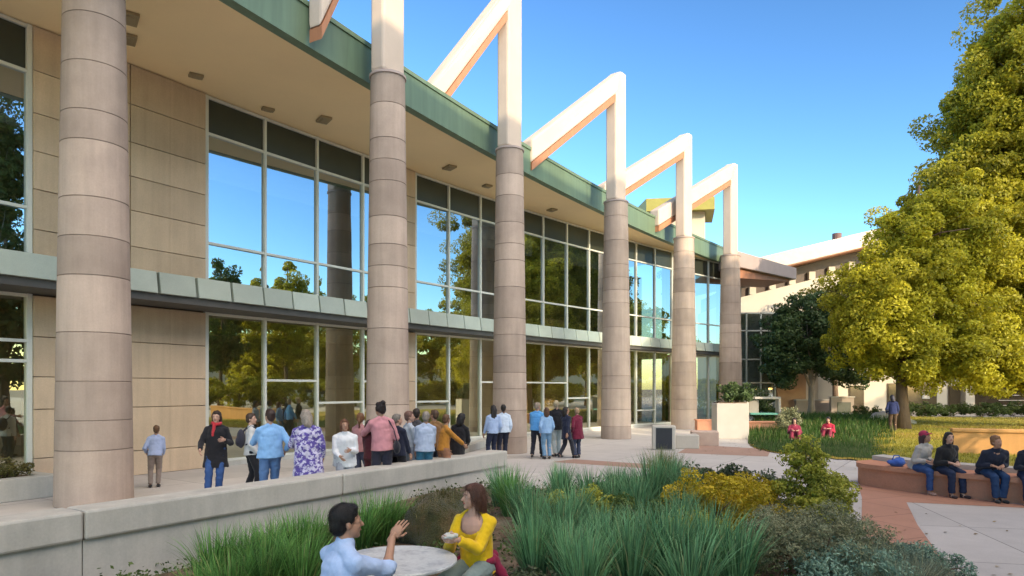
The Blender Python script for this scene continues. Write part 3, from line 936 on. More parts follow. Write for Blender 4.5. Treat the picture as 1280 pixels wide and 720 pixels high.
# ================================================================== FOLIAGE
def leaves(centres, normals, size, rng, aspect=.5, droop=.0, jitter=.9):
    """diamond leaves folded along the midrib: 4 vertices, two triangles as one quad"""
    n = len(centres)
    nr = normals + rng.normal(0, jitter, (n, 3)); nr /= np.linalg.norm(nr, axis=1, keepdims=True) + 1e-9
    t = rng.normal(0, 1, (n, 3)); t[:, 2] -= droop
    t -= (t * nr).sum(1, keepdims=True) * nr; t /= np.linalg.norm(t, axis=1, keepdims=True) + 1e-9
    b = np.cross(nr, t)
    s = (size * rng.uniform(.65, 1.3, n))[:, None]
    V = np.empty((n, 4, 3), dtype=np.float32)
    V[:, 0] = centres - t * s * .5
    V[:, 1] = centres + b * s * aspect * .5 + nr * s * .06
    V[:, 2] = centres + t * s * .5
    V[:, 3] = centres - b * s * aspect * .5 + nr * s * .06
    F_ = np.arange(n * 4, dtype=np.int32).reshape(n, 4)
    return V.reshape(-1, 3), F_


def crown_points(lobes, n_clumps, per, clump_r, rng, shell=.55, flat=.75):
    """leaf clumps over the outer shell of a set of ellipsoid lobes, uneven outline; returns points, outward normals, tone"""
    C, Nn = [], []
    w = np.array([l[1][0] * l[1][2] for l in lobes]); w = w / w.sum()
    for li, k in zip(range(len(lobes)), rng.multinomial(n_clumps, w)):
        c, r = np.array(lobes[li][0]), np.array(lobes[li][1])
        d = rng.normal(0, 1, (k, 3)); d /= np.linalg.norm(d, axis=1, keepdims=True)
        rad = shell + (1 - shell) * rng.uniform(0, 1, k) ** .6
        rad *= 1 + .10 * rng.normal(0, 1, k)
        C.append(c + d * r * rad[:, None]); Nn.append(d)
    C = np.vstack(C); Nn = np.vstack(Nn)
    tone_c = rng.uniform(-.16, .16, len(C))
    P_, N_, T_ = [], [], []
    for c, nn, tc in zip(C, Nn, tone_c):
        m = int(per * rng.uniform(.6, 1.4))
        q = rng.normal(0, 1, (m, 3)); q /= np.linalg.norm(q, axis=1, keepdims=True)
        rr = clump_r * rng.uniform(.6, 1.35) * rng.uniform(.35, 1, m) ** .5
        off = q * rr[:, None]; off[:, 2] *= flat
        P_.append(c + off)
        nv = q * .9 + nn * .8 + np.array([0, 0, .55]); N_.append(nv / np.linalg.norm(nv, axis=1, keepdims=True))
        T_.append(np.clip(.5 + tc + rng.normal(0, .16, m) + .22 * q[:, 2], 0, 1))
    return np.vstack(P_), np.vstack(N_), np.concatenate(T_)


bark = M('bark', (.16, .11, .075), rough=.95, var=.3, scale=3, stretch=(3, 3, .6), bump=.7, bscale=14, bdist=.03)
bark_pale = M('bark_pale', (.30, .25, .19), rough=.95, var=.25, scale=3, stretch=(3, 3, .6), bump=.6, bscale=14, bdist=.03)
lf_gold = leaf_mat('leaves_gold', (.175, .182, .012), (.62, .56, .045), trans=.45, cscale=.35)
lf_dark = leaf_mat('leaves_dark', (.04, .07, .024), (.12, .18, .055), trans=.2, cscale=.5)
lf_mid = leaf_mat('leaves_mid', (.04, .075, .016), (.12, .16, .03), trans=.3, cscale=.4)


def tree(name, base, lobes, n_cl, per, cr, lsize, lm, label, group=None, trunk_r=.3, bm=bark, seed=1, limbs=9, shell=.5, lean=(0, 0), aspect=.55):
    rng = np.random.default_rng(seed); random.seed(seed)
    T = empty(name, tuple(base), 0, label, 'tree', group)
    b = Vector(base)
    lc = [Vector(l[0]) for l in lobes]
    ctr = sum((v for v in lc), Vector()) / len(lc)
    low = min(l[0][2] - l[1][2] for l in lobes)
    top = max(l[0][2] + l[1][2] * .55 for l in lobes)
    tb = MB()
    path, rad = [], []
    for i in range(9):
        t = i / 8
        z = top * t
        p = Vector((b.x + lean[0] * t + .12 * math.sin(3 * t + seed), b.y + lean[1] * t + .1 * math.cos(4 * t + seed), z))
        p.xy = p.xy.lerp(ctr.xy, max(0, t - .25) * .9)
        path.append(p); rad.append(trunk_r * (1.35 - .35 * min(1, t * 8)) * (1 - .82 * t))
    tb.tube(path, rad, 12)
    for k in range(limbs):
        i = 2 + int(k / limbs * 5.0)
        s = path[i]
        l = lobes[k % len(lobes)]
        q = rng.normal(0, 1, 3); q /= np.linalg.norm(q); q[2] = abs(q[2]) * .5
        e = Vector(l[0]) + Vector((q[0] * l[1][0], q[1] * l[1][1], q[2] * l[1][2])) * .75
        if e.z < s.z + .3: e.z = s.z + .5
        mid = s.lerp(e, .5) + Vector((0, 0, .35 * (e - s).length * .3))
        tb.tube([s, s.lerp(mid, .5) + Vector((0, 0, .05)), mid, e], [rad[i] * .55, rad[i] * .42, rad[i] * .3, .02], 7)
        for j in range(3):
            q2 = Vector(rng.normal(0, 1, 3)).normalized() * l[1][0] * .4
            tb.tube([mid, mid.lerp(mid + q2, .5), e.lerp(mid, .4) + q2], [rad[i] * .2, rad[i] * .14, .012], 5)
    tb.build('trunk', bm, T, smooth=True)
    P_, N_, tn = crown_points(lobes, n_cl, per, cr, rng, shell)
    keep = P_[:, 2] > .6
    P_, N_, tn = P_[keep], N_[keep], tn[keep]
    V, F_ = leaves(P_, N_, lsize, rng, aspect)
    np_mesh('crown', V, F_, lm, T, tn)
    return T


def scaled(lobes, k):
    return [((x * k, y * k, EYE + (z - EYE) * k), (a * k, b * k, c * k)) for (x, y, z), (a, b, c) in lobes]


q = atd(1127, 33.6)
tree('broadleaf_tree', (q.x, q.y, 0), scaled([((22.9, 40, 7.2), (4.0, 3.8, 3.6)), ((24.6, 40.5, 10.4), (3.1, 3.1, 2.8)), ((21.0, 39.2, 5.6), (2.2, 2.4, 2.6)), ((25.6, 40.5, 6.6), (3.2, 3.4, 3.4)), ((24.4, 40.2, 12.0), (1.7, 1.8, 1.7)), ((26.6, 40.4, 12.6), (2.4, 2.4, 2.6)), ((26.5, 40.5, 10.0), (3.0, 3.0, 3.4)), ((27.5, 40, 4.9), (3.0, 2.6, 2.2)), ((20.2, 39.5, 7.4), (1.6, 1.8, 2.0)), ((24.2, 39.0, 4.2), (3.0, 2.4, 1.9)), ((26.8, 38.6, 3.7), (2.6, 2.2, 1.7)), ((22.2, 39.0, 4.4), (2.0, 2.0, 1.7))], .85),
     800, 330, .62, .17, lf_gold, 'broad sunlit yellow green tree with a low crown, left of the tallest tree', 'sunlit yellow green trees at the right', .30, seed=3, limbs=12)
q = atd(1300, 36)
tree('broadleaf_tree', (q.x, q.y, 0), scaled([((32.6, 42.5, 11.0), (6.3, 6.0, 7.0)), ((32.9, 42.8, 18.6), (5.8, 5.6, 6.0)), ((33.6, 42.5, 24.0), (4.4, 4.2, 4.6)), ((30.2, 42.0, 7.6), (4.2, 4.2, 4.0)), ((35.5, 43, 14), (5.2, 5.2, 7)), ((29.6, 42.4, 13.5), (3.0, 3.0, 3.6)), ((31.5, 40, 4.6), (4.5, 3.2, 2.6)), ((29.5, 40, 4.2), (2.6, 2.4, 2.0)), ((28.6, 42, 10.2), (3.0, 3.0, 3.5)), ((27.7, 42, 14.0), (2.7, 2.6, 3.2)), ((30.6, 42.4, 18.0), (3.4, 3.2, 3.8)), ((31.6, 42.4, 21.5), (3.0, 3.0, 3.4))], .857),
     1480, 330, .78, .20, lf_gold, 'tallest sunlit yellow green tree, cut by the right edge', 'sunlit yellow green trees at the right', .45, seed=5, limbs=14)
q = atd(1012, 49)
tree('dark_tree', (q.x, q.y, 0), [((20.4, 49, 5.6), (2.6, 2.4, 2.4)), ((22.8, 49.3, 4.9), (2.8, 2.6, 2.4)), ((21.3, 49.2, 7.3), (2.1, 2.0, 1.8)), ((19.6, 48.8, 4.0), (1.6, 1.6, 1.6)), ((24.6, 49.4, 3.8), (1.9, 1.8, 1.6))],
     260, 190, .6, .22, lf_dark, 'round dark green tree in shade in front of the cream wing', None, .24, bark_pale, seed=8, limbs=9, shell=.35)
q = atd(1020, 54)
tree('broadleaf_tree', (q.x + 1.5, q.y, 0), [((26.0, 54.5, 7.4), (3.0, 2.6, 3.4)), ((27.5, 54.5, 9.0), (2.2, 2.2, 2.2))], 120, 190, .7, .25, leaf_mat('leaves_olive', (.08, .085, .015), (.20, .18, .03)), 'olive toned tree between the dark tree and the cream wing', None, .25, seed=9, limbs=6)
tree('dark_tree', (15.2, 62, 0), [((15.2, 62, 11.5), (1.5, 1.5, 4.2)), ((15.1, 62, 14.0), (.9, .9, 2.2))], 70, 150, .55, .25, lf_dark, 'dark tree top peeping out behind the last column', None, .25, seed=12, limbs=5)
# trees off to the right: they stand in the window reflections
refl = [((18, 10), 11.5, 3.0, lf_mid, 21), ((52, 18.2), 17.0, 2.7, lf_mid, 22), ((54.5, 22.8), 18.0, 2.8, lf_gold, 33), ((70, 19), 15.0, 4.6, lf_gold, 34), ((74, 29), 16.0, 4.8, lf_gold, 23), ((62, 35), 13.5, 4.4, lf_gold, 24), ((48, 44), 13.5, 4.2, lf_gold, 25),
        ((82, 23), 18, 5.0, lf_mid, 26), ((21, 3), 14, 3.4, lf_mid, 27), ((15, 3), 11.0, 2.8, lf_gold, 28), ((58, 46), 14, 4.6, lf_gold, 29), ((66, 27), 9, 3.4, lf_gold, 30), ((60, 22), 7.0, 3.0, lf_gold, 31), ((54, 38), 9, 3.4, lf_gold, 32)]
for (x, y), h, r_, lm, sd in refl:
    tree('broadleaf_tree', (x, y, 0), [((x, y, h * .58), (r_, r_, h * .32)), ((x + .5, y + .4, h * .8), (r_ * .62, r_ * .62, h * .19)), ((x - r_ * .45, y, h * .42), (r_ * .7, r_ * .7, h * .2))],
         130, 130, .8, .34, lm, 'rounded tree standing beyond the right edge of the view', 'trees beyond the right edge', .25, seed=sd, limbs=6)
for k_, (x, y) in enumerate(((46, 15), (49, 20), (47, 26), (52, 30), (57, 34), (50, 40), (44, 47))):
    rng = np.random.default_rng(200 + k_)
    S_ = empty('hedge_plant', (x, y, 0), 0, 'tall golden hedge plant beyond the right edge of the view', 'shrub', 'hedge plants beyond the right edge')
    P_, N_, tn = crown_points([((x, y, 1.5), (2.6, 3.2, 1.6)), ((x + 1, y + 2, 1.9), (1.6, 1.8, 1.2))], 70, 90, .6, rng, .4)
    V, F_ = leaves(P_[P_[:, 2] > .05], N_[P_[:, 2] > .05], .3, rng, .6); np_mesh('foliage', V, F_, lf_gold, S_, tn[P_[:, 2] > .05])
    m1 = MB(); m1.tube([(x, y, 0), (x, y, 1.6)], [.12, .05], 7); m1.build('stem', bark, S_)
for (p_, q_, w_) in ((28.9, -11, 2.0), (34.9, -11, 2.0)):  # made up trees out of view, placed to shade the last two columns
    c = PQ(p_, q_)
    tree('added_shade_tree', tuple(c), [((c.x, c.y, 16.4), (w_, w_, 3.2)), ((c.x + .2, c.y, 20.4), (w_ * .95, w_ * .95, 3.2)), ((c.x, c.y, 13.6), (w_ * .8, w_ * .8, 1.6))], 120, 190, .7, .3, lf_mid,
         'added unseen high crowned tree that shades the last two columns', 'added shade trees beyond the right edge', .3, bark_pale, seed=int(p_), limbs=7, shell=.2)


# ------------------------------------------------------------------ tufts of long grass
def tuft_arrays(n, length, spread, width, rng, seg=5, upright=.55):
    """arching blades from one crown; returns vertices, faces, tone"""
    a = rng.uniform(0, 2 * np.pi, n); r0 = rng.uniform(0, 1, n) ** .5 * spread * .22
    L_ = length * rng.uniform(.55, 1.12, n)
    lean = np.clip(rng.beta(1.6, 1.8, n), .05, 1) * (1.25 - upright)
    dirx, diry = np.cos(a), np.sin(a)
    wv = width * rng.uniform(.7, 1.25, n)
    az = a + np.pi / 2 + rng.normal(0, .5, n)
    V = np.empty((n, seg + 1, 2, 3), dtype=np.float32)
    x = dirx * r0 + rng.normal(0, .02, n); y = diry * r0 + rng.normal(0, .02, n); z = np.zeros(n) - .03
    for s in range(seg + 1):
        t = s / seg
        w = wv * (1 - t ** 2.2) + .0008
        V[:, s, 0, 0] = x - np.cos(az) * w / 2; V[:, s, 0, 1] = y - np.sin(az) * w / 2; V[:, s, 0, 2] = z
        V[:, s, 1, 0] = x + np.cos(az) * w / 2; V[:, s, 1, 1] = y + np.sin(az) * w / 2; V[:, s, 1, 2] = z + w * .2
        ang = lean * (.35 + 1.55 * t ** 1.2)
        x = x + dirx * np.sin(ang) * L_ / seg; y = y + diry * np.sin(ang) * L_ / seg; z = z + np.cos(ang) * L_ / seg
    base = (np.arange(n) * (seg + 1) * 2)[:, None]
    F_ = []
    for s in range(seg):
        F_.append(np.stack([base[:, 0] + 2 * s, base[:, 0] + 2 * s + 1, base[:, 0] + 2 * s + 3, base[:, 0] + 2 * s + 2], 1))
    F_ = np.stack(F_, 1).reshape(-1, 4)
    bt = np.clip(rng.normal(.55, .28, n), .05, 1)
    dry = rng.uniform(0, 1, n) < .06
    T_ = np.stack([np.where(dry, 1.22, np.clip(bt * (.05 + 1.5 * (s + .5) / seg), 0, 1)) for s in range(seg)], 1).reshape(-1)
    return V.reshape(-1, 3), F_, T_


gr_blue = leaf_mat('grass_blue', (.028, .085, .032), (.25, .50, .23), rough=.45, trans=.25, cscale=1.5)
gr_green = leaf_mat('grass_green', (.028, .085, .02), (.20, .42, .10), rough=.45, trans=.25, cscale=1.5)
gr_olive = leaf_mat('grass_olive', (.07, .09, .02), (.24, .26, .07), rough=.5, trans=.25, cscale=1.5)
gr_pale = leaf_mat('grass_pale', (.08, .10, .06), (.32, .36, .24), rough=.5, trans=.25, cscale=1.5)
gr_lawn = leaf_mat('lawn_blade', (.15, .15, .015), (.48, .40, .05), rough=.55, trans=.3, cscale=.6)
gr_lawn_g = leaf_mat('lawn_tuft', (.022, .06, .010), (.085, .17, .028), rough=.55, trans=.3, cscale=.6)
TUFT = {}
for key, n, ln, sp_, w, up, mm in (('a', 330, .90, .75, .017, .44, gr_blue), ('b', 300, .82, .85, .017, .36, gr_blue), ('c', 340, .98, .65, .016, .52, gr_blue), ('d', 330, .84, .7, .015, .45, gr_green),
                                  ('e', 320, .78, .8, .014, .38, gr_green), ('o', 360, .9, .5, .010, .7, gr_olive), ('p', 700, .62, .8, .006, .35, gr_pale)):
    V, F_, T_ = tuft_arrays(n, ln, sp_, w, np.random.default_rng(ord(key)), upright=up)
    TUFT[key] = (V, F_, T_, mm, None)
_first = {}


def tuft(key, x, y, s, label, group, rz=None, name='grass_clump'):
    z = mound_z(x, y) if inside((x, y), bed_pts) else (lawn_z(x, y) if inside((x, y), lawn_pts) else 0)
    if key not in _first:
        V, F_, T_, mm, _ = TUFT[key]
        o = np_mesh(name, V, F_, mm, None, T_, smooth=True); _first[key] = o
    else:
        o = _first[key].copy(); COL.objects.link(o); o.name = name
    o.location = (x, y, z - .01); o.rotation_euler = (random.uniform(-.06, .06), random.uniform(-.06, .06), random.uniform(0, 6.28) if rz is None else rz)
    o.scale = (s * random.uniform(.92, 1.1), s * random.uniform(.92, 1.1), s)
    return tag(o, label, 'grass clump', group)


random.seed(21)
# (pixel x of the base, pixel y of the base, size)
g1 = 'strappy blue green grass clump in the planted bed near the middle of the view'
g2 = 'strappy green grass clump growing against the low concrete wall'
g3 = 'strappy green grass clump at the end of the concrete wall behind the woman'
wall_t = [(268, 748, .8), (300, 738, .85), (335, 735, .9), (372, 722, .85), (345, 712, .75), (395, 712, .8), (290, 775, .8), (330, 768, .85), (375, 762, .85), (250, 770, .6), (470, 690, 1.0), (492, 684, .85), (450, 702, .85)]
for x, y, s in wall_t:
    p = at(x, y); tuft(random.choice('de'), p.x, p.y, s, g2, 'green grass clumps by the wall')
for x, y, s in ((640, 652, 1.0), (628, 640, .85), (655, 664, .8)):
    p = at(x, y); tuft(random.choice('ad'), p.x, p.y, s, g3, 'green grass clumps by the wall end')
mid_t = [(738, 640, .9), (700, 648, .85), (768, 652, .85), (718, 670, .9), (668, 690, .8), (702, 706, .85), (752, 692, .8), (795, 668, .9), (815, 640, 1.0), (838, 634, 1.0), (858, 648, .85),
         (806, 702, .85), (758, 726, .85), (712, 742, .85), (668, 738, .85), (852, 694, .8), (884, 737, 1.0), (838, 752, 1.0), (920, 745, .95), (790, 756, .95), (730, 774, .85), (862, 778, 1.0), (770, 628, .75), (700, 630, .7), (795, 634, .8)]
for x, y, s in mid_t:
    p = at(x, y); tuft(random.choice('abcabcd'), p.x, p.y, s, g1, 'blue green grass clumps in the bed')
for x, y, s in ((826, 622, 1.05), (836, 618, .9)):
    p = at(x, y); tuft('o', p.x, p.y, s, 'upright olive grass clump in front of the black sign pedestal', 'olive grass clumps by the pedestal')
for x, y, s in ((1105, 735, .9), (1150, 742, .8), (1075, 748, .9), (1130, 765, .9)):
    p = at(x, y); tuft('p', p.x, p.y, s, 'pale silvery spreading grass clump at the bed corner beside the terracotta paving', 'silvery grass clumps at the bed corner')


# ------------------------------------------------------------------ shrubs
def shrub(base, r, h, n_cl, per, cr, ls, lm, label, cat='shrub', seed=1, stems=14, name='leafy_shrub', group=None, aspect=.5, lobes=None, shell=.3, flat=.8):
    rng = np.random.default_rng(seed)
    b = Vector(base)
    S_ = empty(name, tuple(b), 0, label, cat, group)
    lb = lobes or [((0, 0, h * .58), (r * .85, r * .8, h * .42)), ((r * .4, .1, h * .4), (r * .6, r * .6, h * .35)), ((-r * .45, -.1, h * .42), (r * .55, r * .55, h * .36))]
    lb = [((b.x + c[0], b.y + c[1], b.z + c[2]), rr) for c, rr in lb]
    P_, N_, tn = crown_points(lb, n_cl, per, cr, rng, shell, flat)
    k = P_[:, 2] > b.z + .02
    V, F_ = leaves(P_[k], N_[k], ls, rng, aspect)
    np_mesh('foliage', V, F_, lm, S_, tn[k])
    sb = MB()
    for i in range(stems):
        l = lb[i % len(lb)]
        e = Vector(l[0]) + Vector(np.clip(rng.normal(0, .4, 3), -.6, .6)) * l[1][0]
        e.z = min(max(e.z, b.z + h * .3), l[0][2] + l[1][2] * .5)
        m_ = b.lerp(e, .5) + Vector((rng.normal(0, .04), rng.normal(0, .04), .06))
        sb.tube([b + Vector((rng.normal(0, .05), rng.normal(0, .05), -.03)), m_, e], [.014, .010, .003], 5)
    sb.build('stem', bark, S_, smooth=True)
    return S_


P2 = lambda px, py: (lambda p: (p.x, p.y, mound_z(p.x, p.y) if inside((p.x, p.y), bed_pts) else 0))(at(px, py))
yel = leaf_mat('leaves_yellow', (.22, .19, .012), (.68, .50, .03), trans=.35, cscale=2)
yg = leaf_mat('leaves_yellow_green', (.12, .16, .018), (.52, .50, .07), trans=.35, cscale=2)
dkred = leaf_mat('leaves_dull', (.03, .045, .025), (.10, .13, .06), trans=.2, cscale=2)
grey = leaf_mat('leaves_grey', (.11, .13, .06), (.46, .46, .26), trans=.25, cscale=2)
teal = leaf_mat('leaves_teal', (.06, .12, .08), (.34, .50, .36), trans=.25, cscale=2)
shrub(P2(893, 668), .85, .78, 80, 120, .15, .055, yel, 'low shrub covered in yellow leaves in the middle of the bed', seed=2)
shrub(P2(935, 652), .6, .7, 55, 110, .14, .055, yel, 'smaller yellow leaved shrub right behind the yellow one', seed=32)
shrub(P2(1012, 652), .62, .95, 75, 110, .15, .06, yg, 'tall loose yellow green shrub beside the pale path', seed=4,
      lobes=[((.05, 0, .5), (.55, .5, .4)), ((-.12, 0, 1.0), (.25, .25, .35)), ((.3, 0, .55), (.4, .4, .35)), ((-.02, 0, 1.28), (.12, .12, .2)), ((.22, .1, 1.0), (.12, .12, .25))])
shrub(P2(1035, 665), .5, .75, 55, 110, .14, .06, yg, 'rounder yellow green shrub at the bed edge in front of the tall one', seed=34)
shrub(P2(872, 632), 1.0, .62, 55, 70, .16, .075, dkred, 'open dark leaved shrub at the far side of the bed', seed=6)
shrub(P2(935, 628), .95, .55, 50, 70, .16, .075, dkred, 'low dark leaved shrub left of the tall yellow green shrub', seed=7)
shrub(P2(820, 680), .8, .6, 45, 80, .16, .06, leaf_mat('leaves_plain', (.05, .09, .02), (.16, .22, .05), cscale=2), 'small plain green shrub among the grass clumps', seed=9)
shrub(P2(722, 655), .6, .5, 40, 80, .15, .05, yg, 'small yellow green shrub between the grass clumps at the left of the bed', seed=35)
shrub(P2(872, 700), .55, .5, 45, 90, .14, .05, yg, 'yellow green shrub between the front grass clumps and the yellow shrub', seed=36)
shrub(P2(955, 690), .5, .6, 45, 90, .14, .05, yel, 'yellow leaved shrub left of the grey green mounds', seed=37)
shrub(P2(1022, 728), .88, .80, 150, 150, .13, .04, grey, 'large grey green mounded shrub at the front of the bed', seed=11, aspect=.28)
shrub(P2(975, 705), .6, .6, 70, 120, .13, .045, grey, 'grey green shrub half behind the large grey mound', seed=13, aspect=.3)
shrub(P2(1112, 722), .75, .42, 90, 120, .13, .055, teal, 'spreading teal green shrub with pale tips beside the terracotta paving', seed=14, aspect=.35)
shrub(P2(1062, 745), .7, .45, 80, 120, .13, .05, teal, 'low teal shrub in front of the grey mound', seed=15, aspect=.35)
shrub(P2(1160, 728), .5, .3, 45, 100, .12, .05, teal, 'small teal shrub at the very corner of the bed', seed=16, aspect=.35)
shrub(P2(640, 770), .5, .35, 45, 100, .12, .05, dkred, 'dark ground cover shrub at the right of the woman', seed=17)
# plants in the planters and at the back
p = at(918, 549); shrub((p.x + .3, p.y + .6, 1.56), .8, .85, 55, 90, .18, .11, lf_dark, 'dark green bush growing in the tall white planter', seed=41, name='planter_bush')
p = at(955, 536); shrub((p.x + .6, p.y + 3, 0), 1.4, 2.2, 60, 90, .25, .13, lf_dark, 'dark bush behind the white open frame', seed=42, name='planter_bush')
for i, t in enumerate((-11.2, -9.6, -8.0, -6.4, -5.2)):
    c = fac(t, 1.1); shrub((c.x, c.y, .34), .55, .42, 30, 60, .15, .06, leaf_mat('leaves_dry', (.07, .07, .02), (.22, .19, .06), cscale=2) if i == 0 else bpy.data.materials['leaves_dry'], 'dry olive plant in the low planter under the leftmost window', seed=50 + i, name='planter_plant', group='dry plants in the left planter')
for i, (px, d, r_, h) in enumerate(((1150, 52, 1.6, 1.1), (1185, 53, 1.8, 1.0), (1225, 52, 1.8, 1.2), (1265, 53, 1.8, 1.1), (1298, 52, 1.6, 1.1))):
    c = atd(px, d); shrub((c.x, c.y, 0), r_, h, 50, 70, .25, .14, lf_mid, 'low green hedge plant in front of the sunlit pavilion', seed=60 + i, name='hedge_plant', group='hedge plants before the pavilion')
for i, (px, d, r_, h, lm, lab) in enumerate(((985, 30.5, .5, 1.25, gr_pale, 'pale spiky plant between the two red shirted people'), (1085, 43, 1.2, 1.0, lf_mid, 'small green bush beside the pale boulders'))):
    c = atd(px, d)
    shrub((c.x, c.y, .1), r_, h, 50, 60, .18, .1, lm if i else grey, lab, seed=70 + i)

# mossy mound behind the table
p = at(553, 684)
mz = mound_z(p.x, p.y)
m1 = MB(); m1.ellip((0, 0, .12), (.62, .5, .52), None, 40, 26)
V = np.array(m1.v); V = wrinkle(V, V / np.linalg.norm(V, axis=1, keepdims=True), .13, 3.0, 4); V = wrinkle(V, V / np.linalg.norm(V, axis=1, keepdims=True), .03, 14.0, 9); m1.v = [tuple(v) for v in V]
moss = M('moss', (.06, .06, .014), rough=.95, var=.3, scale=5, fine=.35, fscale=45, bump=1.0, bscale=50, bdist=.04, col2=(.13, .085, .03), c2scale=3, sheen=.2)
MO = m1.build('mossy_mound', moss, smooth=True); MO.location = (p.x, p.y, mz); tag(MO, 'brown green mossy mound behind the round table', 'mound')
rng = np.random.default_rng(77)
Vb, Fb, Tb = tuft_arrays(3500, .09, .1, .006, rng, 2, .5)
idx = rng.integers(0, len(V), 3500)
Vb = Vb.reshape(3500, -1, 3); Vb[:, :, :2] -= Vb[:, :1, :2] * 0
Vb = Vb + V[idx][:, None, :]
np_mesh('moss_fringe', Vb.reshape(-1, 3), Fb, leaf_mat('moss_blade', (.035, .04, .01), (.12, .11, .025)), MO, Tb, local=True)

# stones and bark litter on the soil
rng = np.random.default_rng(5)
mb = MB()
for k in range(900):
    x, y = rng.uniform(-5, 5.3), rng.uniform(4, 15.5)
    if not inside((x, y), bed_pts): continue
    r_ = rng.uniform(.012, .04)
    mb.ellip((x, y, mound_z(x, y) + r_ * .2), (r_, r_ * rng.uniform(.5, 1), r_ * .5), Matrix.Rotation(rng.uniform(0, 6), 3, 'Z'), 6, 4, rng.uniform(.6, 1.3))
tag(mb.build('bark_litter', M('litter', (.20, .13, .085), rough=.95, tone=True)), kind='stuff')

# low ground cover between the clumps
gc = leaf_mat('ground_cover', (.03, .06, .015), (.13, .19, .05), cscale=1.2)
rng = np.random.default_rng(15)
P_, N_, T_ = [], [], []
for k in range(2600):
    x, y = rng.uniform(-5, 5.3), rng.uniform(3.5, 15.6)
    if not inside((x, y), bed_pts) or mnoise.noise(Vector((x * .9, y * .9, 3))) < -.06: continue
    if (Vector((x, y)) - Vector((-.2, 6.9))).length < 1.0: continue
    m = 16; q = rng.normal(0, .09, (m, 3)); q[:, 2] = np.abs(q[:, 2]) * .8 + .02
    P_.append(q + np.array([x, y, mound_z(x, y)])); N_.append(np.tile([0, 0, 1.], (m, 1))); T_.append(np.clip(rng.normal(.5, .25, m), 0, 1))
V, F_ = leaves(np.vstack(P_), np.vstack(N_), .06, rng, .5)
tag(np_mesh('ground_cover', V, F_, gc, None, np.concatenate(T_)), kind='stuff')
# fallen leaves on the paving
rng = np.random.default_rng(16)
P_ = []
while len(P_) < 420:
    x, y = rng.uniform(-9, 14), rng.uniform(6, 32)
    if inside((x, y), bed_pts) or inside((x, y), lawn_pts): continue
    if min(edge_dist((x, y), bed_pts), edge_dist((x, y), lawn_pts)) > abs(rng.normal(0, 1.6)): continue
    P_.append((x, y, .014))
V, F_ = leaves(np.array(P_), np.tile([0, 0, 1.], (len(P_), 1)), .06, rng, .6, jitter=.15)
tag(np_mesh('fallen_leaves', V, F_, leaf_mat('dry_leaves', (.16, .10, .03), (.34, .24, .06), trans=.1), None, rng.uniform(0, 1, len(P_))), kind='stuff')

# lawn blades
rng = np.random.default_rng(6)
pts = []
while len(pts) < 26000:
    x, y = rng.uniform(8.5, 40), rng.uniform(14, 50)
    if x > .80 * y + 1 or not inside((x, y), lawn_pts): continue
    if x / y < .53 or rng.uniform() > (22 / y) ** 1.6: continue
    pts.append((x, y, lawn_z(x, y)))
pts = np.array(pts, dtype=np.float32)
n = len(pts)
Vb, Fb, Tb = tuft_arrays(n, .12, .05, .022, rng, 2, .6)
Vb = Vb.reshape(n, -1, 3); Vb = Vb + pts[:, None, :]
L_ = np_mesh('lawn_grass', Vb.reshape(-1, 3), Fb, gr_lawn, None, Tb); tag(L_, 'short golden green lawn grass', 'grass', kind='stuff')
# taller meadow grass left on the lawn, its shade painted in as dark green
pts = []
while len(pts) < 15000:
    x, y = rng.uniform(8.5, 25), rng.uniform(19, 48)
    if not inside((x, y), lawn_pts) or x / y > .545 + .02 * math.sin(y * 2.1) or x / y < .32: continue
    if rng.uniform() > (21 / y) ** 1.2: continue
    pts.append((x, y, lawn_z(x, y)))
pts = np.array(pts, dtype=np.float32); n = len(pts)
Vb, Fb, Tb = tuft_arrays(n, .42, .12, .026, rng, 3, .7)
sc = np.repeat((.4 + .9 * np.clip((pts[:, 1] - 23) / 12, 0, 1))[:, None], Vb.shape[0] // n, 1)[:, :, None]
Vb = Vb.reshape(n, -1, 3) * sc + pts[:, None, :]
L_ = np_mesh('meadow_grass', Vb.reshape(-1, 3), Fb, gr_lawn_g, None, Tb); tag(L_, 'longer dark green grass on the lawn part with painted shade', 'grass', kind='stuff')
# ================================================================== PEOPLE
_mats = {}


def cloth(col, kind='plain'):
    key = (tuple(col), kind)
    if key not in _mats:
        if kind == 'print':
            m = M('cloth_print', col, rough=.9, var=.25, scale=12, fine=.2, fscale=60, bump=.2, bscale=120, bdist=.003, col2=(.55, .52, .68), c2scale=16, c2lo=.48, c2hi=.54, sheen=.2)
        elif kind == 'jeans':
            m = M('denim', col, rough=.9, var=.22, scale=5, fine=.12, fscale=90, bump=.2, bscale=160, bdist=.002)
        elif kind == 'hair':
            m = M('hair', col, rough=.5, var=.35, scale=9, fine=.35, fscale=60, stretch=(3, 3, .5), bump=.7, bscale=60, bdist=.008, spec=.4)
        elif kind == 'skin':
            m = M('skin', col, rough=.5, var=.07, scale=9, fine=.03, bump=.05, bscale=150, bdist=.002, spec=.35)
        else:
            m = M('cloth', col, rough=.9, var=.10, scale=5, fine=.06, fscale=110, bump=.15, bscale=140, bdist=.002, sheen=.15)
        _mats[key] = m
    return _mats[key]


SKIN = {'light': (.50, .30, .22), 'tan': (.42, .235, .155), 'brown': (.23, .12, .075)}
white_eye = M('eye_white', (.48, .42, .38), rough=.3, bump=0, fine=0)
dark_eye = M('eye_iris', (.03, .02, .015), rough=.2, bump=0, fine=0)
lip_m = M('lips', (.34, .12, .10), rough=.5, bump=0)


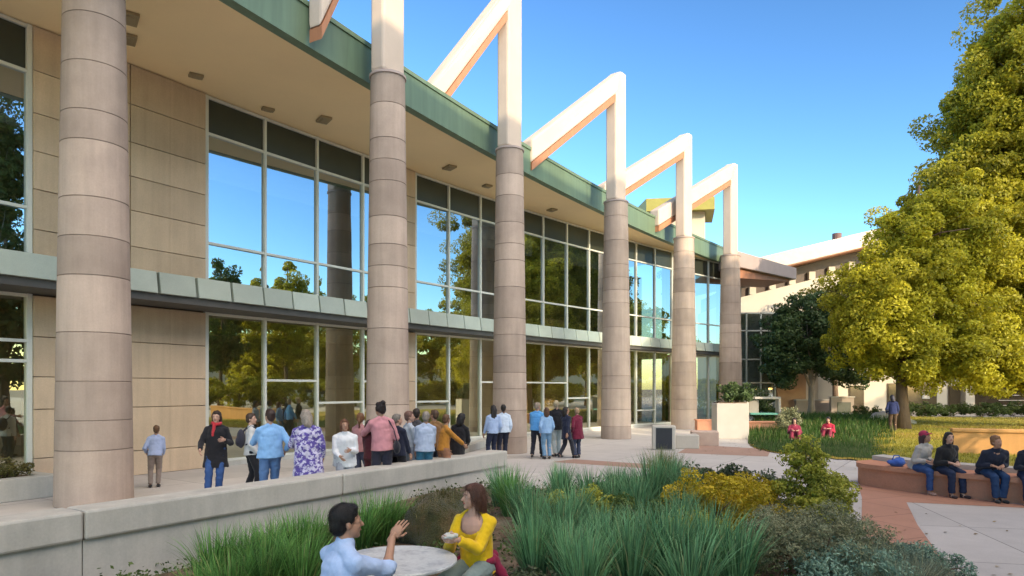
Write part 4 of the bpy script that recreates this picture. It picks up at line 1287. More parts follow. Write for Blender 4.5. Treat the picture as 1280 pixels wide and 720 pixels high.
def ik(a, c, l1, l2, pole):
    a, c = Vector(a), Vector(c)
    d = c - a
    L_ = min(d.length, (l1 + l2) * .999)
    c = a + d.normalized() * L_
    x = (l1 * l1 - l2 * l2 + L_ * L_) / (2 * L_)
    h = math.sqrt(max(0, l1 * l1 - x * x))
    u = d.normalized()
    p = Vector(pole); p = p - u * p.dot(u)
    if p.length < 1e-4: p = Vector((0, 1, 0))
    p.normalize()
    return a + u * x + p * h, c


def frust(mb, a, b, ra, rb, n=20, rot=None):
    """flat ended elliptical tube a->b with radii (rx, ry)"""
    a, b = Vector(a), Vector(b)
    V = []
    for c, r in ((a, ra), (b, rb)):
        for k in range(n):
            t = 2 * math.pi * k / n
            p = Vector((r[0] * math.cos(t), r[1] * math.sin(t), 0))
            if rot is not None: p = rot @ p
            V.append(c + p)
    F_ = [(k, (k + 1) % n, n + (k + 1) % n, n + k) for k in range(n)] + [tuple(range(n - 1, -1, -1)), tuple(range(n, 2 * n))]
    mb.add(V, F_)


def hand(mb, wrist, direc, palm, side, curl=.5, thumb_out=.6, k=1.0):
    """palm, four unequal bent fingers and a thumb; palm = normal of the palm side, side = towards the thumb"""
    d = Vector(direc).normalized(); pn = Vector(palm); pn = (pn - d * pn.dot(d)).normalized()
    s = d.cross(pn).normalized()
    if s.dot(Vector(side)) < 0: s = -s
    rot = Matrix((s, d, pn)).transposed()
    mb.ellip(Vector(wrist) + d * .048 * k, (.042 * k, .055 * k, .016 * k), rot, 12, 8)
    mb.cone(Vector(wrist) - d * .03, Vector(wrist) + d * .02, .024 * k, .026 * k, 10)
    for i, (o, L_, r_) in enumerate(((.031, .072, .0088), (.011, .082, .0092), (-.010, .076, .0088), (-.030, .058, .0078))):
        p = Vector(wrist) + d * (.085 - abs(o) * .15) * k + s * o * k
        ang = curl * (.35 + .10 * i)
        pts, rad = [p - d * .02 * k, p], [r_ * k, r_ * k]
        dd = d + s * o * 1.6
        for q, fr_ in enumerate((.42, .33, .25)):
            a_ = ang * (q + .6)
            p = p + (dd.normalized() * math.cos(a_) + pn * math.sin(a_)) * L_ * fr_ * k
            pts.append(p); rad.append(r_ * (1 - .12 * (q + 1)) * k)
        mb.tube(pts, rad, 8)
        mb.ellip(pts[-1], (rad[-1],) * 3, None, 8, 6)
    p = Vector(wrist) + d * .022 * k + s * .030 * k
    t1 = p + (d * .7 + s * thumb_out + pn * .25).normalized() * .038 * k
    t2 = t1 + (d * .95 + s * thumb_out * .35 + pn * (.2 + curl * .3)).normalized() * .032 * k
    mb.tube([Vector(wrist) + d * .01 * k + s * .012 * k, p, t1, t2], [.014 * k, .013 * k, .0105 * k, .0085 * k], 8)
    mb.ellip(t2, (.0085 * k,) * 3, None, 8, 6)


def person(label, pos, face, h=1.72, skin='light', hair=((.03, .02, .015), 'short'), top=(.3, .3, .3), top_kind='plain', sleeve='long', hem=0.0,
           bottom=(.05, .08, .16), bottom_kind='jeans', skirt=False, shoes=(.03, .03, .03), pose='stand', hands=None, feet=None, lean=0.0, twist=0.0, side_lean=0.0,
           head=(0.0, 0.0), vox=.013, detail=False, seat=.50, group=None, extra=None, build_=1.0, collar=False, neckline=None, cap=None, scarf=None, natural=False):
    random.seed(hash(label) % 1000 if False else len(label) * 7 + int(abs(pos[0]) * 10))
    k = h / 1.72
    if pose in ('stand', 'walk') and head == (0.0, 0.0):
        head = (random.uniform(-.7, .7), random.uniform(-.25, .08)); side_lean += random.uniform(-.05, .05); twist += random.uniform(-.2, .2)
    rz = math.atan2(-face[0], face[1])
    root = empty('person', (pos[0], pos[1], pos[2] if len(pos) > 2 else 0), rz, label, 'person', group, k)
    Z = Vector((0, 0, 1))
    sit = pose in ('sit', 'ground')
    pz = {'stand': .93, 'walk': .91, 'sit': seat + .095, 'ground': .115}[pose]
    Pv = Vector((0, 0, pz))
    Rt = Matrix.Rotation(side_lean, 3, 'Y') @ Matrix.Rotation(-lean, 3, 'X')
    Rc = Rt @ Matrix.Rotation(twist, 3, 'Z')
    up = lambda z, x=0, y=0: Pv + Rt @ Vector((x, y, z))
    ch = lambda z, x=0, y=0: Pv + Rc @ Vector((x, y, z))
    neck = ch(.515, 0, -.005)
    Rh = Rc @ Matrix.Rotation(head[0], 3, 'Z') @ Matrix.Rotation(-head[1], 3, 'X') @ Matrix.Rotation(lean * .55, 3, 'X')
    hc = neck + Rh @ Vector((0, .022, .150))
    hd = lambda x, y, z: hc + Rh @ Vector((x, y, z))
    bw = 1 + (build_ - 1) * .6
    sh = {s: ch(.425, s * .158 * bw, -.008) for s in (-1, 1)}
    hip = {s: up(-.02, s * .088) for s in (-1, 1)}
    if feet is None:
        feet = {'stand': {-1: (-.10, -.02, .075), 1: (.11, .05, .075)}, 'walk': {-1: (-.09, -.22, .10), 1: (.09, .24, .075)},
                'sit': {-1: (-.10, .44, .075), 1: (.12, .40, .075)}, 'ground': {-1: (-.14, .52, .07), 1: (.14, .48, .07)}}[pose]
    if hands is None:
        hands = {'stand': {-1: (-.205, .06, .80), 1: (.205, .08, .80)}, 'walk': {-1: (-.22, .22, .86), 1: (.23, -.12, .82)},
                 'sit': {-1: (-.10, .30, pz + .12), 1: (.10, .33, pz + .12)}, 'ground': {-1: (-.12, .36, .42), 1: (.12, .34, .42)}}[pose]
    if pose == 'stand' and not natural:
        j = random.uniform(-.05, .05)
        feet = {-1: (-.085 + j, random.uniform(-.12, .04), .075), 1: (.10 + j, random.uniform(-.02, .14), .075)}
        hands = {s: (hands[s][0] * random.uniform(.92, 1.12), hands[s][1] + random.uniform(-.05, .14), hands[s][2] + random.uniform(-.02, .12)) for s in (-1, 1)}
    kn, an, el, wr = {}, {}, {}, {}
    for s in (-1, 1):
        kn[s], an[s] = ik(hip[s], feet[s], .425, .43, (s * .12, 1, .9 if sit else .1))
        el[s], wr[s] = ik(sh[s], hands[s], .285, .255, (s * .45, -.7, -.5))
    # ---- body: one continuous surface
    b = MB(); w = build_
    b.ellip(up(0), (.160 * w, .112, .125), Rt)
    b.ellip(up(.17), (.135 * w, .10, .15), Rt)
    b.ellip(ch(.34, 0, .005), (.155 * w, .112, .17), Rc)
    b.cone(sh[-1], sh[1], .052, .052)
    for s in (-1, 1): b.cone(ch(.50, s * .035, -.015), sh[s], .042, .046)
    b.cone(ch(.44), neck + Rh @ Vector((0, .008, .06)), .062, .052)
    # head
    b.ellip(hd(0, -.012, .035), (.074, .094, .092), Rh, 24, 16)
    b.ellip(hd(0, .032, -.035), (.058, .060, .075), Rh, 20, 14)
    b.ellip(hd(0, .068, -.088), (.026, .022, .022), Rh)
    b.ellip(hd(0, .060, .010), (.060, .032, .050), Rh)
    b.cone(hd(0, .083, .018), hd(0, .108, -.022), .009, .0145, 10)
    for s in (-1, 1):
        b.ellip(hd(s * .074, -.005, -.008), (.010, .020, .031), Rh @ Matrix.Rotation(s * .3, 3, 'Z'), 10, 8)
        b.ellip(hd(s * .034, .066, -.026), (.022, .018, .02), Rh)
        b.cone(sh[s], el[s], .047, .037); b.cone(el[s], wr[s], .037, .025)
        b.ellip(el[s].lerp(wr[s], .25), (.039, .039, .055), (wr[s] - el[s]).to_track_quat('Z', 'Y').to_matrix())
        b.cone(hip[s], kn[s], .083, .053); b.cone(kn[s], an[s], .051, .034)
        cd_ = (an[s] - kn[s])
        b.ellip(kn[s].lerp(an[s], .3) - Rt @ Vector((0, .015, 0)), (.05, .054, .11), cd_.to_track_quat('Z', 'Y').to_matrix())
        fd = Vector((s * .18, 1, 0)).normalized()
        b.cone(an[s] - Z * .03 - fd * .03, an[s] - Z * .045 + fd * .13, .036, .026)
    V, Nn, F_ = remesh(b, vox, 3 if not detail else 2)
    body = MB(); body.add([tuple(v) for v in V], F_)
    curls = extra.get('curl', {}) if extra else {}
    pal = extra.get('palm', {}) if extra else {}
    hdirs = extra.get('hdir', {}) if extra else {}
    for s in (-1, 1):
        dr = Vector(hdirs.get(s, tuple((wr[s] - el[s]).normalized() * .8 + Vector((-s * .1, .15, -.25)))))
        pn = pal.get(s, (-s, .1, 0) if not sit else (0, -.1, -1))
        hand(body, wr[s], dr, pn, (0, 1, .2) if pn[0] else (-s, 0, .1), curls.get(s, .75), k=.98)
    body.build('body', cloth(SKIN[skin], 'skin'), root, smooth=True, local=True)
    # ---- eyes, brows, mouth
    e = MB(); ir = MB(); br = MB()
    for s in (-1, 1):
        e.ellip(hd(s * .031, .0800, .012), (.0115, .0085, .0058), Rh, 10, 8)
        ir.ellip(hd(s * .031, .0868, .012), (.0052, .0030, .0050), Rh, 8, 6)
        br.cone(hd(s * .017, .0935, .032), hd(s * .047, .082, .034), .0042, .003, 6)
    if detail:
        eo = e.build('eye', white_eye, root, smooth=True, local=True); ir.build('iris', dark_eye, eo, smooth=True, local=True)
    else:
        ir.build('eye', dark_eye, root, smooth=True, local=True)
    br.build('eyebrow', cloth(hair[0], 'hair'), root, smooth=True, local=True)
    lp = MB(); lp.ellip(hd(0, .0905, -.054), (.021, .008, .0075), Rh, 12, 8); lp.build('mouth', lip_m, root, smooth=True, local=True)
    # ---- hair
    hb = MB(); st = hair[1]
    hb.ellip(hd(0, -.022, .048), (.083, .098, .092), Rh, 24, 16)
    hb.ellip(hd(0, -.055, .0), (.074, .062, .085), Rh)
    if st == 'short':
        hb.ellip(hd(0, .035, .098), (.058, .045, .03), Rh)
        for s in (-1, 1): hb.ellip(hd(s * .070, .005, .03), (.012, .03, .035), Rh)
    if st in ('bob', 'long', 'pony', 'bun'):
        hb.ellip(hd(0, .03, .092), (.066, .055, .036), Rh)
        for s in (-1, 1): hb.ellip(hd(s * .072, -.005, .02), (.02, .045, .06), Rh)
    if st in ('bob', 'long'):
        dn = .12 if st == 'bob' else .24
        for s in (-1, 1):
            hb.cone(hd(s * .068, -.018, .02), hd(s * .070, -.028, -dn * .85), .024, .024)
            hb.cone(hd(s * .040, -.07, .0), hd(s * .048, -.085, -dn), .052, .042)
        hb.cone(hd(0, -.075, .0), hd(0, -.095, -dn - .02), .062, .05)
    if st == 'pony':
        hb.cone(hd(0, -.115, .03), hd(0, -.15, -.04), .026, .034); hb.cone(hd(0, -.15, -.04), hd(0, -.13, -.2), .034, .014)
    if st == 'bun':
        hb.ellip(hd(0, -.085, .125), (.045, .045, .042), Rh)
    V, Nn, F_ = remesh(hb, .010 if detail else .014, 2)
    V = wrinkle(V, Nn, .006 if st == 'short' else .009, 22, 3, (1, 1, .35))
    ho = MB(); ho.add([tuple(v) for v in V], F_)
    if detail:              # loose strands lying over the hair
        lenh = .035 if st == 'short' else .12
        for i in np.random.default_rng(3).integers(0, len(V), 1500):
            p = Vector(V[i]); nn = Vector(Nn[i]); dn = Rh @ (Vector((0, -.8, -.35)) if st == 'short' else Vector((random.uniform(-.2, .2), -.25, -1)))
            tdir = (dn - nn * dn.dot(nn)); 
            if tdir.length < .05: continue
            tdir.normalize(); sd_ = tdir.cross(nn) * .0011; pts = []
            L_ = lenh * random.uniform(.5, 1.1); wv = random.uniform(-.006, .006)
            for q in range(4):
                t = q / 3
                c_ = p + tdir * L_ * t + nn * (.0015 + .004 * math.sin(t * 3)) + sd_.normalized() * wv * t - Vector((0, 0, .018 * t * t if st != 'short' else 0))
                pts += [c_ - sd_ * (1 - t * .7), c_ + sd_ * (1 - t * .7)]
            ho.add(pts, [(0, 1, 3, 2), (2, 3, 5, 4), (4, 5, 7, 6)])
    ho.build('hair', cloth(hair[0], 'hair'), root, smooth=True, local=True)
    if cap:
        cb = MB(); cb.ellip(hd(0, -.018, .066), (.090, .104, .088), Rh, 20, 12); cb.ellip(hd(0, .10, .07), (.065, .06, .012), Rh)
        V, Nn, F_ = remesh(cb, .012, 2); co_ = MB(); co_.add([tuple(v) for v in V], F_); co_.build('cap', cloth(cap), root, smooth=True, local=True)
    if scarf:
        cb = MB()
        for i in range(14):
            a = 2 * math.pi * i / 14; a2 = a + 2 * math.pi / 14
            cb.cone(neck + Rc @ Vector((.075 * math.cos(a), .075 * math.sin(a) + .01, .03 + .015 * math.sin(a * 2))), neck + Rc @ Vector((.075 * math.cos(a2), .075 * math.sin(a2) + .01, .03 + .015 * math.sin(a2 * 2))), .034, .034, 8)
        cb.cone(neck + Rc @ Vector((.02, .10, 0)), neck + Rc @ Vector((.03, .13, -.2)), .035, .03, 8)
        V, Nn, F_ = remesh(cb, .014, 2); V = wrinkle(V, Nn, .008, 14, 1); co_ = MB(); co_.add([tuple(v) for v in V], F_); co_.build('scarf', cloth(scarf), root, smooth=True, local=True)
    # ---- trousers or skirt
    g = .016
    t = MB()
    t.ellip(up(.0), ((.165 + g) * w, .118 + g, .125), Rt)
    frust(t, up(-.02), up(.12), ((.163 + g) * w, .118 + g), ((.142 + g) * w, .105 + g), rot=Rt)
    if skirt and not sit:
        frust(t, Vector((0, 0, skirt)), up(.05), (.23, .20), ((.16 + g) * w, .115 + g))
    for s in (-1, 1):
        t.cone(hip[s], kn[s], .088 + g, .058 + g, 14)
        end = kn[s].lerp(an[s], .93)
        dd = (an[s] - kn[s])
        frust(t, kn[s], end, (.056 + g, .056 + g), (.048 + g, .052 + g), rot=dd.to_track_quat('Z', 'Y').to_matrix())
    V, Nn, F_ = remesh(t, vox, 3)
    V = wrinkle(V, Nn, .009, 9, 2, (1, 1, 1.8))
    to = MB(); to.add([tuple(v) for v in V], F_); to.build('trousers' if not skirt else 'skirt', cloth(bottom, bottom_kind), root, smooth=True, local=True)
    # ---- top
    c = MB(); g = .020
    c.ellip(ch(.34, 0, .005), ((.158 + g) * w, .114 + g, .165), Rc)
    c.ellip(up(.17), ((.143 + g) * w, .108 + g, .15), Rt)
    hz_ = -.06 - hem
    if hem > .2 and not sit:
        frust(c, up(hz_), up(.05), ((.215) * w, .165), ((.158 + g) * w, .118 + g), rot=Rt)
    else:
        hz_ = max(hz_, -.07) if sit else hz_
        frust(c, up(hz_), up(.10), ((.176 + g) * w, .132 + g), ((.150 + g) * w, .112 + g), rot=Rt)
    frust(c, up(.06), ch(.30), ((.150 + g) * w, .114 + g), ((.156 + g) * w, .114 + g), rot=Rt)
    c.cone(sh[-1], sh[1], .054 + g * .8, .054 + g * .8, 16)
    for s in (-1, 1): c.cone(ch(.495, s * .045, -.02), sh[s], .044 + g * .5, .048 + g * .7, 14)
    if not neckline:
        c.cone(ch(.43), ch(.52), .065 + g * .6, .060, 14)
    else:
        c.cone(ch(.40, 0, -.02), ch(.455, 0, -.03), .075, .07, 14)
    if collar:
        c.cone(ch(.47), ch(.535), .076, .066, 14)
    for s in (-1, 1):
        c.cone(sh[s], el[s], .050 + g * .8, .045 + g * .6, 14)
        dd = (wr[s] - el[s])
        if sleeve == 'long':
            frust(c, el[s] - dd * .04, el[s] + dd * .90, (.047 + g * .7,) * 2, (.034 + g * .5,) * 2, rot=dd.to_track_quat('Z', 'Y').to_matrix())
        elif sleeve == 'rolled':
            frust(c, el[s] - dd * .06, el[s] + dd * .18, (.050 + g * .7,) * 2, (.050 + g * .8,) * 2, rot=dd.to_track_quat('Z', 'Y').to_matrix())
    V, Nn, F_ = remesh(c, vox, 3)
    if neckline:            # scoop the front of the neck open
        keep = []
        ctr_ = ch(.47, 0, .11)
        bad = np.array([(Vector(v) - ctr_).length < neckline for v in V])
        F_ = [f for f in F_ if not any(bad[i] for i in f)]
    V = wrinkle(V, Nn, .011 if not detail else .009, 8 if not detail else 11, 5, (1.2, 1.2, 1.0))
    co_ = MB(); co_.add([tuple(v) for v in V], F_); co_.build('coat' if hem > .2 else 'shirt', cloth(top, top_kind), root, smooth=True, local=True)
    # ---- shoes
    for s in (-1, 1):
        q = MB(); fd = Vector((s * .18, 1, 0)).normalized(); rr = Matrix.Rotation(-s * .18, 3, 'Z')
        q.ellip(an[s] - Z * .022 - fd * .015, (.042, .055, .05), rr); q.ellip(an[s] - Z * .038 + fd * .10, (.047, .085, .036), rr)
        V, Nn, F_ = remesh(q, .014, 2)
        V[:, 2] = np.maximum(V[:, 2], an[s].z - .074)
        q = MB(); q.add([tuple(v) for v in V], F_); q.build('shoe', cloth(shoes), root, smooth=True, local=True)
    return root, dict(sh=sh, el=el, wr=wr, hip=hip, kn=kn, an=an, neck=neck, hc=hc, Rh=Rh, Rc=Rc, Rt=Rt, ch=ch, up=up, k=k)


def backpack(root, J, col, label):
    mb = MB(); c = J['ch'](.27, 0, -.20)
    mb.ellip(c, (.135, .085, .20), J['Rc'], 18, 12); mb.ellip(c + J['Rc'] @ Vector((0, -.06, -.06)), (.10, .05, .10), J['Rc'])
    for s in (-1, 1):
        mb.tube([J['ch'](.42, s * .09, -.15), J['ch'](.53, s * .10, -.03), J['ch'](.46, s * .11, .135), J['ch'](.25, s * .13, .12), J['ch'](.14, s * .13, -.13)], .019, 8)
    V, Nn, F_ = remesh(mb, .014, 2)
    Mx = Matrix.LocRotScale(root.location, root.rotation_euler, root.scale)
    o = MB(); o.add([tuple(Mx @ Vector(v)) for v in V], F_)
    p = Mx @ c
    ob = o.build('backpack', cloth(col), smooth=True)
    return tag(ob, label, 'backpack')


away = (-.80, .60)          # towards the glass
along = (.57, .82)          # towards the head of the queue
Q = 'visitors queueing along the building'
qp = lambda px, d: tuple(atd(px, d))
J_white, blue_pale, navy = (.62, .62, .60), (.30, .42, .62), (.015, .02, .045)
black = (.012, .012, .016)

r, J = person('person in a pale blue hooded top leaning on the wall beside the first column', qp(194, 15.0), (-.45, .9), 1.38, 'tan', ((.13, .07, .035), 'short'), (.36, .44, .66), bottom=(.27, .22, .19), bottom_kind='plain', lean=.25, group=Q, hands={-1: (-.2, .25, .85), 1: (.16, .3, .8)})
person('person in a long black coat and jeans with a red scarf facing the viewer', qp(270, 13.6), (.35, -.95), 1.74, 'light', ((.035, .02, .015), 'bob'), black, hem=.26, bottom=(.035, .08, .22), scarf=(.42, .03, .04), group=Q, hands={-1: (-.16, .22, 1.1), 1: (.26, .12, .86)}, build_=1.12)
r, J = person('person in a pale grey hooded top standing between the black coat and the blue shirt', qp(314, 13.9), (.85, .5), 1.68, 'light', ((.05, .03, .02), 'short'), (.50, .50, .50), bottom=black, bottom_kind='plain', group=Q, hem=.02)
backpack(r, J, (.03, .03, .045), 'dark backpack worn by the person in the pale grey hooded top')
person('person in a bright sky blue shirt and jeans, turned to the windows', qp(338, 12.6), (-.5, .87), 1.80, 'light', ((.04, .022, .018), 'short'), (.22, .42, .72), bottom=(.10, .19, .38), group=Q, build_=1.22, hands={-1: (-.18, .3, 1.12), 1: (.25, .1, .85)})
person('person in a long purple and white patterned coat with grey hair', qp(385, 12.4), (-.35, .94), 1.80, 'light', ((.30, .25, .21), 'bob'), (.10, .07, .30), 'print', hem=.36, bottom=black, bottom_kind='plain', group=Q, build_=1.28, hands={-1: (-.2, .28, 1.0), 1: (.24, .12, .84)})
person('person in a loose white top with brown hair, bending forward', qp(431, 12.9), (.25, -.97), 1.62, 'tan', ((.14, .06, .03), 'bob'), (.70, .71, .74), hem=.1, bottom=(.4, .4, .44), bottom_kind='plain', lean=.22, group=Q, build_=1.25, head=(.2, -.2), hands={-1: (-.10, .34, 1.02), 1: (.08, .34, .98)})
person('person in a dark maroon jacket half hidden behind the white top', qp(464, 13.6), (.5, .86), 1.56, 'tan', ((.05, .025, .02), 'bob'), (.09, .02, .03), bottom=(.12, .03, .035), bottom_kind='plain', group=Q)
r, J = person('tall person in a pink top with dark hair in a bun', qp(478, 13.4), (-.2, .98), 1.92, 'tan', ((.02, .012, .012), 'bun'), (.56, .25, .28), bottom=(.03, .03, .05), bottom_kind='plain', group=Q, build_=1.05, hands={-1: (-.3, .25, 1.15), 1: (.22, .1, .86)})
mb = MB(); c = J['up'](-.02, .25, .0)
mb.ellip(c, (.065, .14, .12), J['Rt'], 16, 10); mb.ellip(c + Vector((0, 0, .06)), (.05, .13, .06), J['Rt'])
mb.tube([c + Vector((0, -.10, .1)), J['ch'](.30, .19, -.14), J['ch'](.47, .12, -.07), J['ch'](.49, .11, .0), J['ch'](.42, .15, .11), J['ch'](.2, .22, .12), c + Vector((0, .10, .1))], .014, 8)
V, Nn, F_ = remesh(mb, .013, 2); Mx = Matrix.LocRotScale(r.location, r.rotation_euler, r.scale)
o = MB(); o.add([tuple(Mx @ Vector(v)) for v in V], F_)
tag(o.build('shoulder_bag', cloth((.02, .02, .03)), smooth=True), 'black shoulder bag hanging at the side of the person in the pink top', 'bag')
person('person in a navy jacket close behind the pink top', qp(497, 14.0), (.5, .86), 1.66, 'light', ((.18, .16, .14), 'short'), navy, bottom=black, bottom_kind='plain', group=Q, hem=.04, build_=1.1)
person('slim person in a pale grey blue top looking towards the columns', qp(511, 14.6), (.7, .7), 1.70, 'light', ((.16, .08, .06), 'short'), (.42, .48, .56), bottom=(.28, .33, .42), group=Q, build_=.9)
person('person in a pale blue shirt and teal trousers with grey hair', qp(531, 14.4), (-.3, .95), 1.70, 'tan', ((.27, .23, .20), 'short'), (.40, .48, .64), bottom=(.03, .13, .22), bottom_kind='plain', group=Q, build_=1.15, sleeve='rolled')
person('person in an orange jacket reaching one arm down', qp(554, 14.9), (.8, .6), 1.62, 'tan', ((.12, .06, .03), 'short'), (.46, .20, .03), bottom=(.30, .14, .08), bottom_kind='plain', lean=.15, group=Q, hands={-1: (-.2, .2, .85), 1: (.2, .42, .86)}, build_=.95)
person('person in black, rightmost of the queue behind the wall', qp(572, 15.6), (-.1, 1), 1.62, 'light', ((.015, .012, .012), 'bob'), black, hem=.25, bottom=black, bottom_kind='plain', group=Q, build_=1.0, side_lean=.12)
person('person in dark grey between the navy jacket and the pale blue shirt', qp(521, 15.2), (.6, .8), 1.74, 'tan', ((.03, .02, .015), 'short'), (.06, .06, .07), bottom=(.05, .05, .07), bottom_kind='plain', group=Q)
person('person in a dusty rose cardigan behind the white top and the maroon jacket', qp(450, 14.6), (.3, .95), 1.66, 'light', ((.16, .07, .03), 'pony'), (.42, .20, .20), bottom=(.08, .09, .14), group=Q)
person('person in a brown vest close behind the orange jacket', qp(543, 15.5), (-.4, .9), 1.70, 'tan', ((.09, .05, .03), 'short'), (.22, .12, .05), bottom=(.06, .07, .10), group=Q)
G2 = 'visitors standing between the third and fourth columns'
person('person in light blue with long dark hair, left of the pair by the third column', qp(616, 20.3), (-.5, .85), 1.68, 'tan', ((.02, .015, .015), 'long'), (.32, .42, .62), bottom=(.02, .025, .05), bottom_kind='jeans', group='pair beside the third column')
person('person in pale blue with short dark hair, right of the pair by the third column', qp(629, 20.6), (-.2, 1), 1.70, 'brown', ((.015, .012, .01), 'short'), (.50, .58, .70), bottom=(.02, .022, .04), bottom_kind='jeans', group='pair beside the third column', build_=1.1)
person('person in a bright blue shirt and dark trousers walking past the third column', qp(671, 21.4), (.3, .95), 1.76, 'light', ((.28, .22, .16), 'short'), (.10, .32, .66), bottom=(.02, .02, .03), bottom_kind='plain', pose='walk', group=G2, build_=1.15)
person('person in light blue denim just right of the bright blue shirt', qp(683, 21.0), (-.2, .98), 1.60, 'light', ((.10, .05, .03), 'bob'), (.25, .40, .62), bottom=(.16, .28, .42), group=G2)
person('person in a black jacket and pale grey trousers with fair hair', qp(696, 21.8), (-.3, .95), 1.80, 'light', ((.40, .32, .20), 'short'), black, bottom=(.45, .50, .50), bottom_kind='plain', group=G2, build_=1.1, hem=.04)
person('person in a dark navy coat stepping sideways beside the maroon coat', qp(708, 21.3), (.8, .4), 1.62, 'tan', ((.02, .015, .012), 'bob'), navy, bottom=(.03, .03, .04), bottom_kind='plain', pose='walk', group=G2, hem=.22)
person('person in a maroon coat, rightmost of the standing group', qp(722, 21.4), (-.4, .9), 1.58, 'light', ((.38, .25, .15), 'short'), (.14, .012, .035), bottom=(.05, .06, .10), group=G2, hem=.22, build_=1.1)

# ---- seated along the terracotta wall
seat_f = lambda i: Vector((*front[i], 0))
SB = 'visitors seated on the terracotta wall'


def bench_person(px, d, label, **kw):
    q = atd(px, d)
    return person(label, (q.x, q.y, 0), kw.pop('face', (-.86, -.5)), pose='sit', seat=.50, group=SB, **kw)


bench_person(1146, 14.35, 'person in a grey top, jeans and dark red cap on the terracotta wall', h=1.66, skin='tan', hair=((.06, .03, .03), 'bob'), top=(.40, .37, .34), bottom=(.035, .075, .20), cap=(.34, .03, .07), lean=.42, head=(.3, -.3), face=(.35, -.94), build_=1.1, shoes=(.42, .26, .2))
bench_person(1178, 13.98, 'person in a black jacket and dark jeans with dark hair on the terracotta wall', h=1.68, skin='light', hair=((.02, .015, .012), 'bob'), top=(.018, .018, .02), bottom=(.02, .03, .065), lean=.45, head=(-.3, -.35), side_lean=.08, face=(.12, -.99), build_=1.12, shoes=(.05, .03, .03))
bench_person(1236, 13.38, 'person in a dark navy jacket with light brown hair, hunched forward over a knee', h=1.70, skin='tan', hair=((.22, .11, .05), 'short'), top=(.018, .022, .04), bottom=(.025, .055, .13), lean=.6, face=(-.15, -.99), build_=1.25, head=(.3, -.25), feet={-1: (-.06, .36, .075), 1: (.06, .38, .075)})
bench_person(1286, 12.95, 'person in dark clothes on the terracotta wall, cut by the right edge', h=1.66, skin='tan', hair=((.05, .03, .02), 'short'), top=(.02, .022, .035), bottom=(.03, .04, .09), lean=.4, face=(-.4, -.9))
# blue bag on the seat wall
q = atd(1121, 14.75)
m1 = MB(); m1.ellip((q.x, q.y, .585), (.20, .14, .085), None, 18, 12); m1.ellip((q.x + .06, q.y + .02, .64), (.11, .08, .06))
V, Nn, F_ = remesh(m1, .02, 2); V = wrinkle(V, Nn, .03, 7, 2)
m1 = MB(); m1.add([tuple(v) for v in V], F_)
m1.tube([(q.x - .1, q.y, .64), (q.x - .06, q.y, .74), (q.x + .02, q.y - .04, .74), (q.x + .08, q.y, .66)], .012, 8)
tag(m1.build('cloth_bag', cloth((.05, .12, .42)), smooth=True), 'bright blue cloth bag on the seat wall beside the person in the red cap', 'bag')

# ---- two people sitting on the grass
GR = 'visitors in red sitting on the lawn'
for px, d, lab, tp, hr, fc in ((993, 26.6, 'person in dark red sitting on the grass left of the spiky plant', (.22, .02, .05), ((.03, .02, .02), 'bob'), (-.3, -.95)),
                          (1036, 27.2, 'person in bright red sitting on the grass right of the spiky plant', (.40, .02, .05), ((.01, .01, .012), 'bob'), (-.6, -.8))):
    q = atd(px, d)
    person(lab, (q.x, q.y, lawn_z(q.x, q.y)), fc, 1.66, 'light', hr, tp, bottom=(.25, .03, .06), bottom_kind='plain', pose='ground', group=GR, lean=-.05 if px < 1000 else .15, build_=1.1)
q = atd(1116, 31.8); person('distant person in a dark blue top standing in front of the tree trunk', (q.x, q.y, .1), (.3, .9), 1.76, 'tan', ((.02, .02, .04), 'bob'), (.02, .03, .10), bottom=(.08, .05, .03), bottom_kind='plain')

# ---- the couple at the round table
tc_ = atd(496, 5.80)
TZ = .74
marble = M('table_stone', (.58, .60, .60), rough=.35, var=.12, scale=4, fine=.12, fscale=40, bump=.03, col2=(.40, .42, .44), c2scale=6, c2lo=.5, c2hi=.62, spec=.5)
dwood = M('dark_wood', (.10, .05, .03), rough=.6, var=.25, scale=2, stretch=(6, 6, 1), bump=.2)
T = empty('round_table', (tc_.x, tc_.y, 0), 0, 'round pale stone topped table between the man and the woman', 'table')
gz = mound_z(tc_.x, tc_.y)
m1 = MB(); m1.lathe([(.495, TZ - .035), (.51, TZ - .028), (.513, TZ - .012), (.506, TZ)], (0, 0, 0), 56); m1.build('table_top', marble, T, smooth=True, local=True, angle=35)
m1 = MB(); m1.lathe([(.30, gz), (.30, gz + .03), (.09, gz + .07), (.06, gz + .14), (.055, TZ - .12), (.16, TZ - .05), (.17, TZ - .036)], (0, 0, 0), 24); m1.build('pedestal', dwood, T, smooth=True, local=True, angle=40)


def stool(q, label, rz=0.0):
    z0 = mound_z(q[0], q[1])
    S_ = empty('stool', (q[0], q[1], z0), rz, label, 'stool')
    hgt = .465 - z0
    m1 = MB(); m1.lathe([(.17, hgt - .045), (.185, hgt - .035), (.185, hgt - .012), (.17, hgt)], (0, 0, 0), 32); m1.build('seat', dwood, S_, smooth=True, local=True, angle=40)
    for i in range(4):
        a = i * math.pi / 2 + .78
        m1 = MB(); m1.tube([(.20 * math.cos(a), .20 * math.sin(a), -.02), (.13 * math.cos(a), .13 * math.sin(a), hgt - .04)], [.016, .02], 10); m1.build('leg', dwood, S_, smooth=True, local=True)
    return S_


def to_local(root, p):
    return world_inv(root) @ Vector(p)


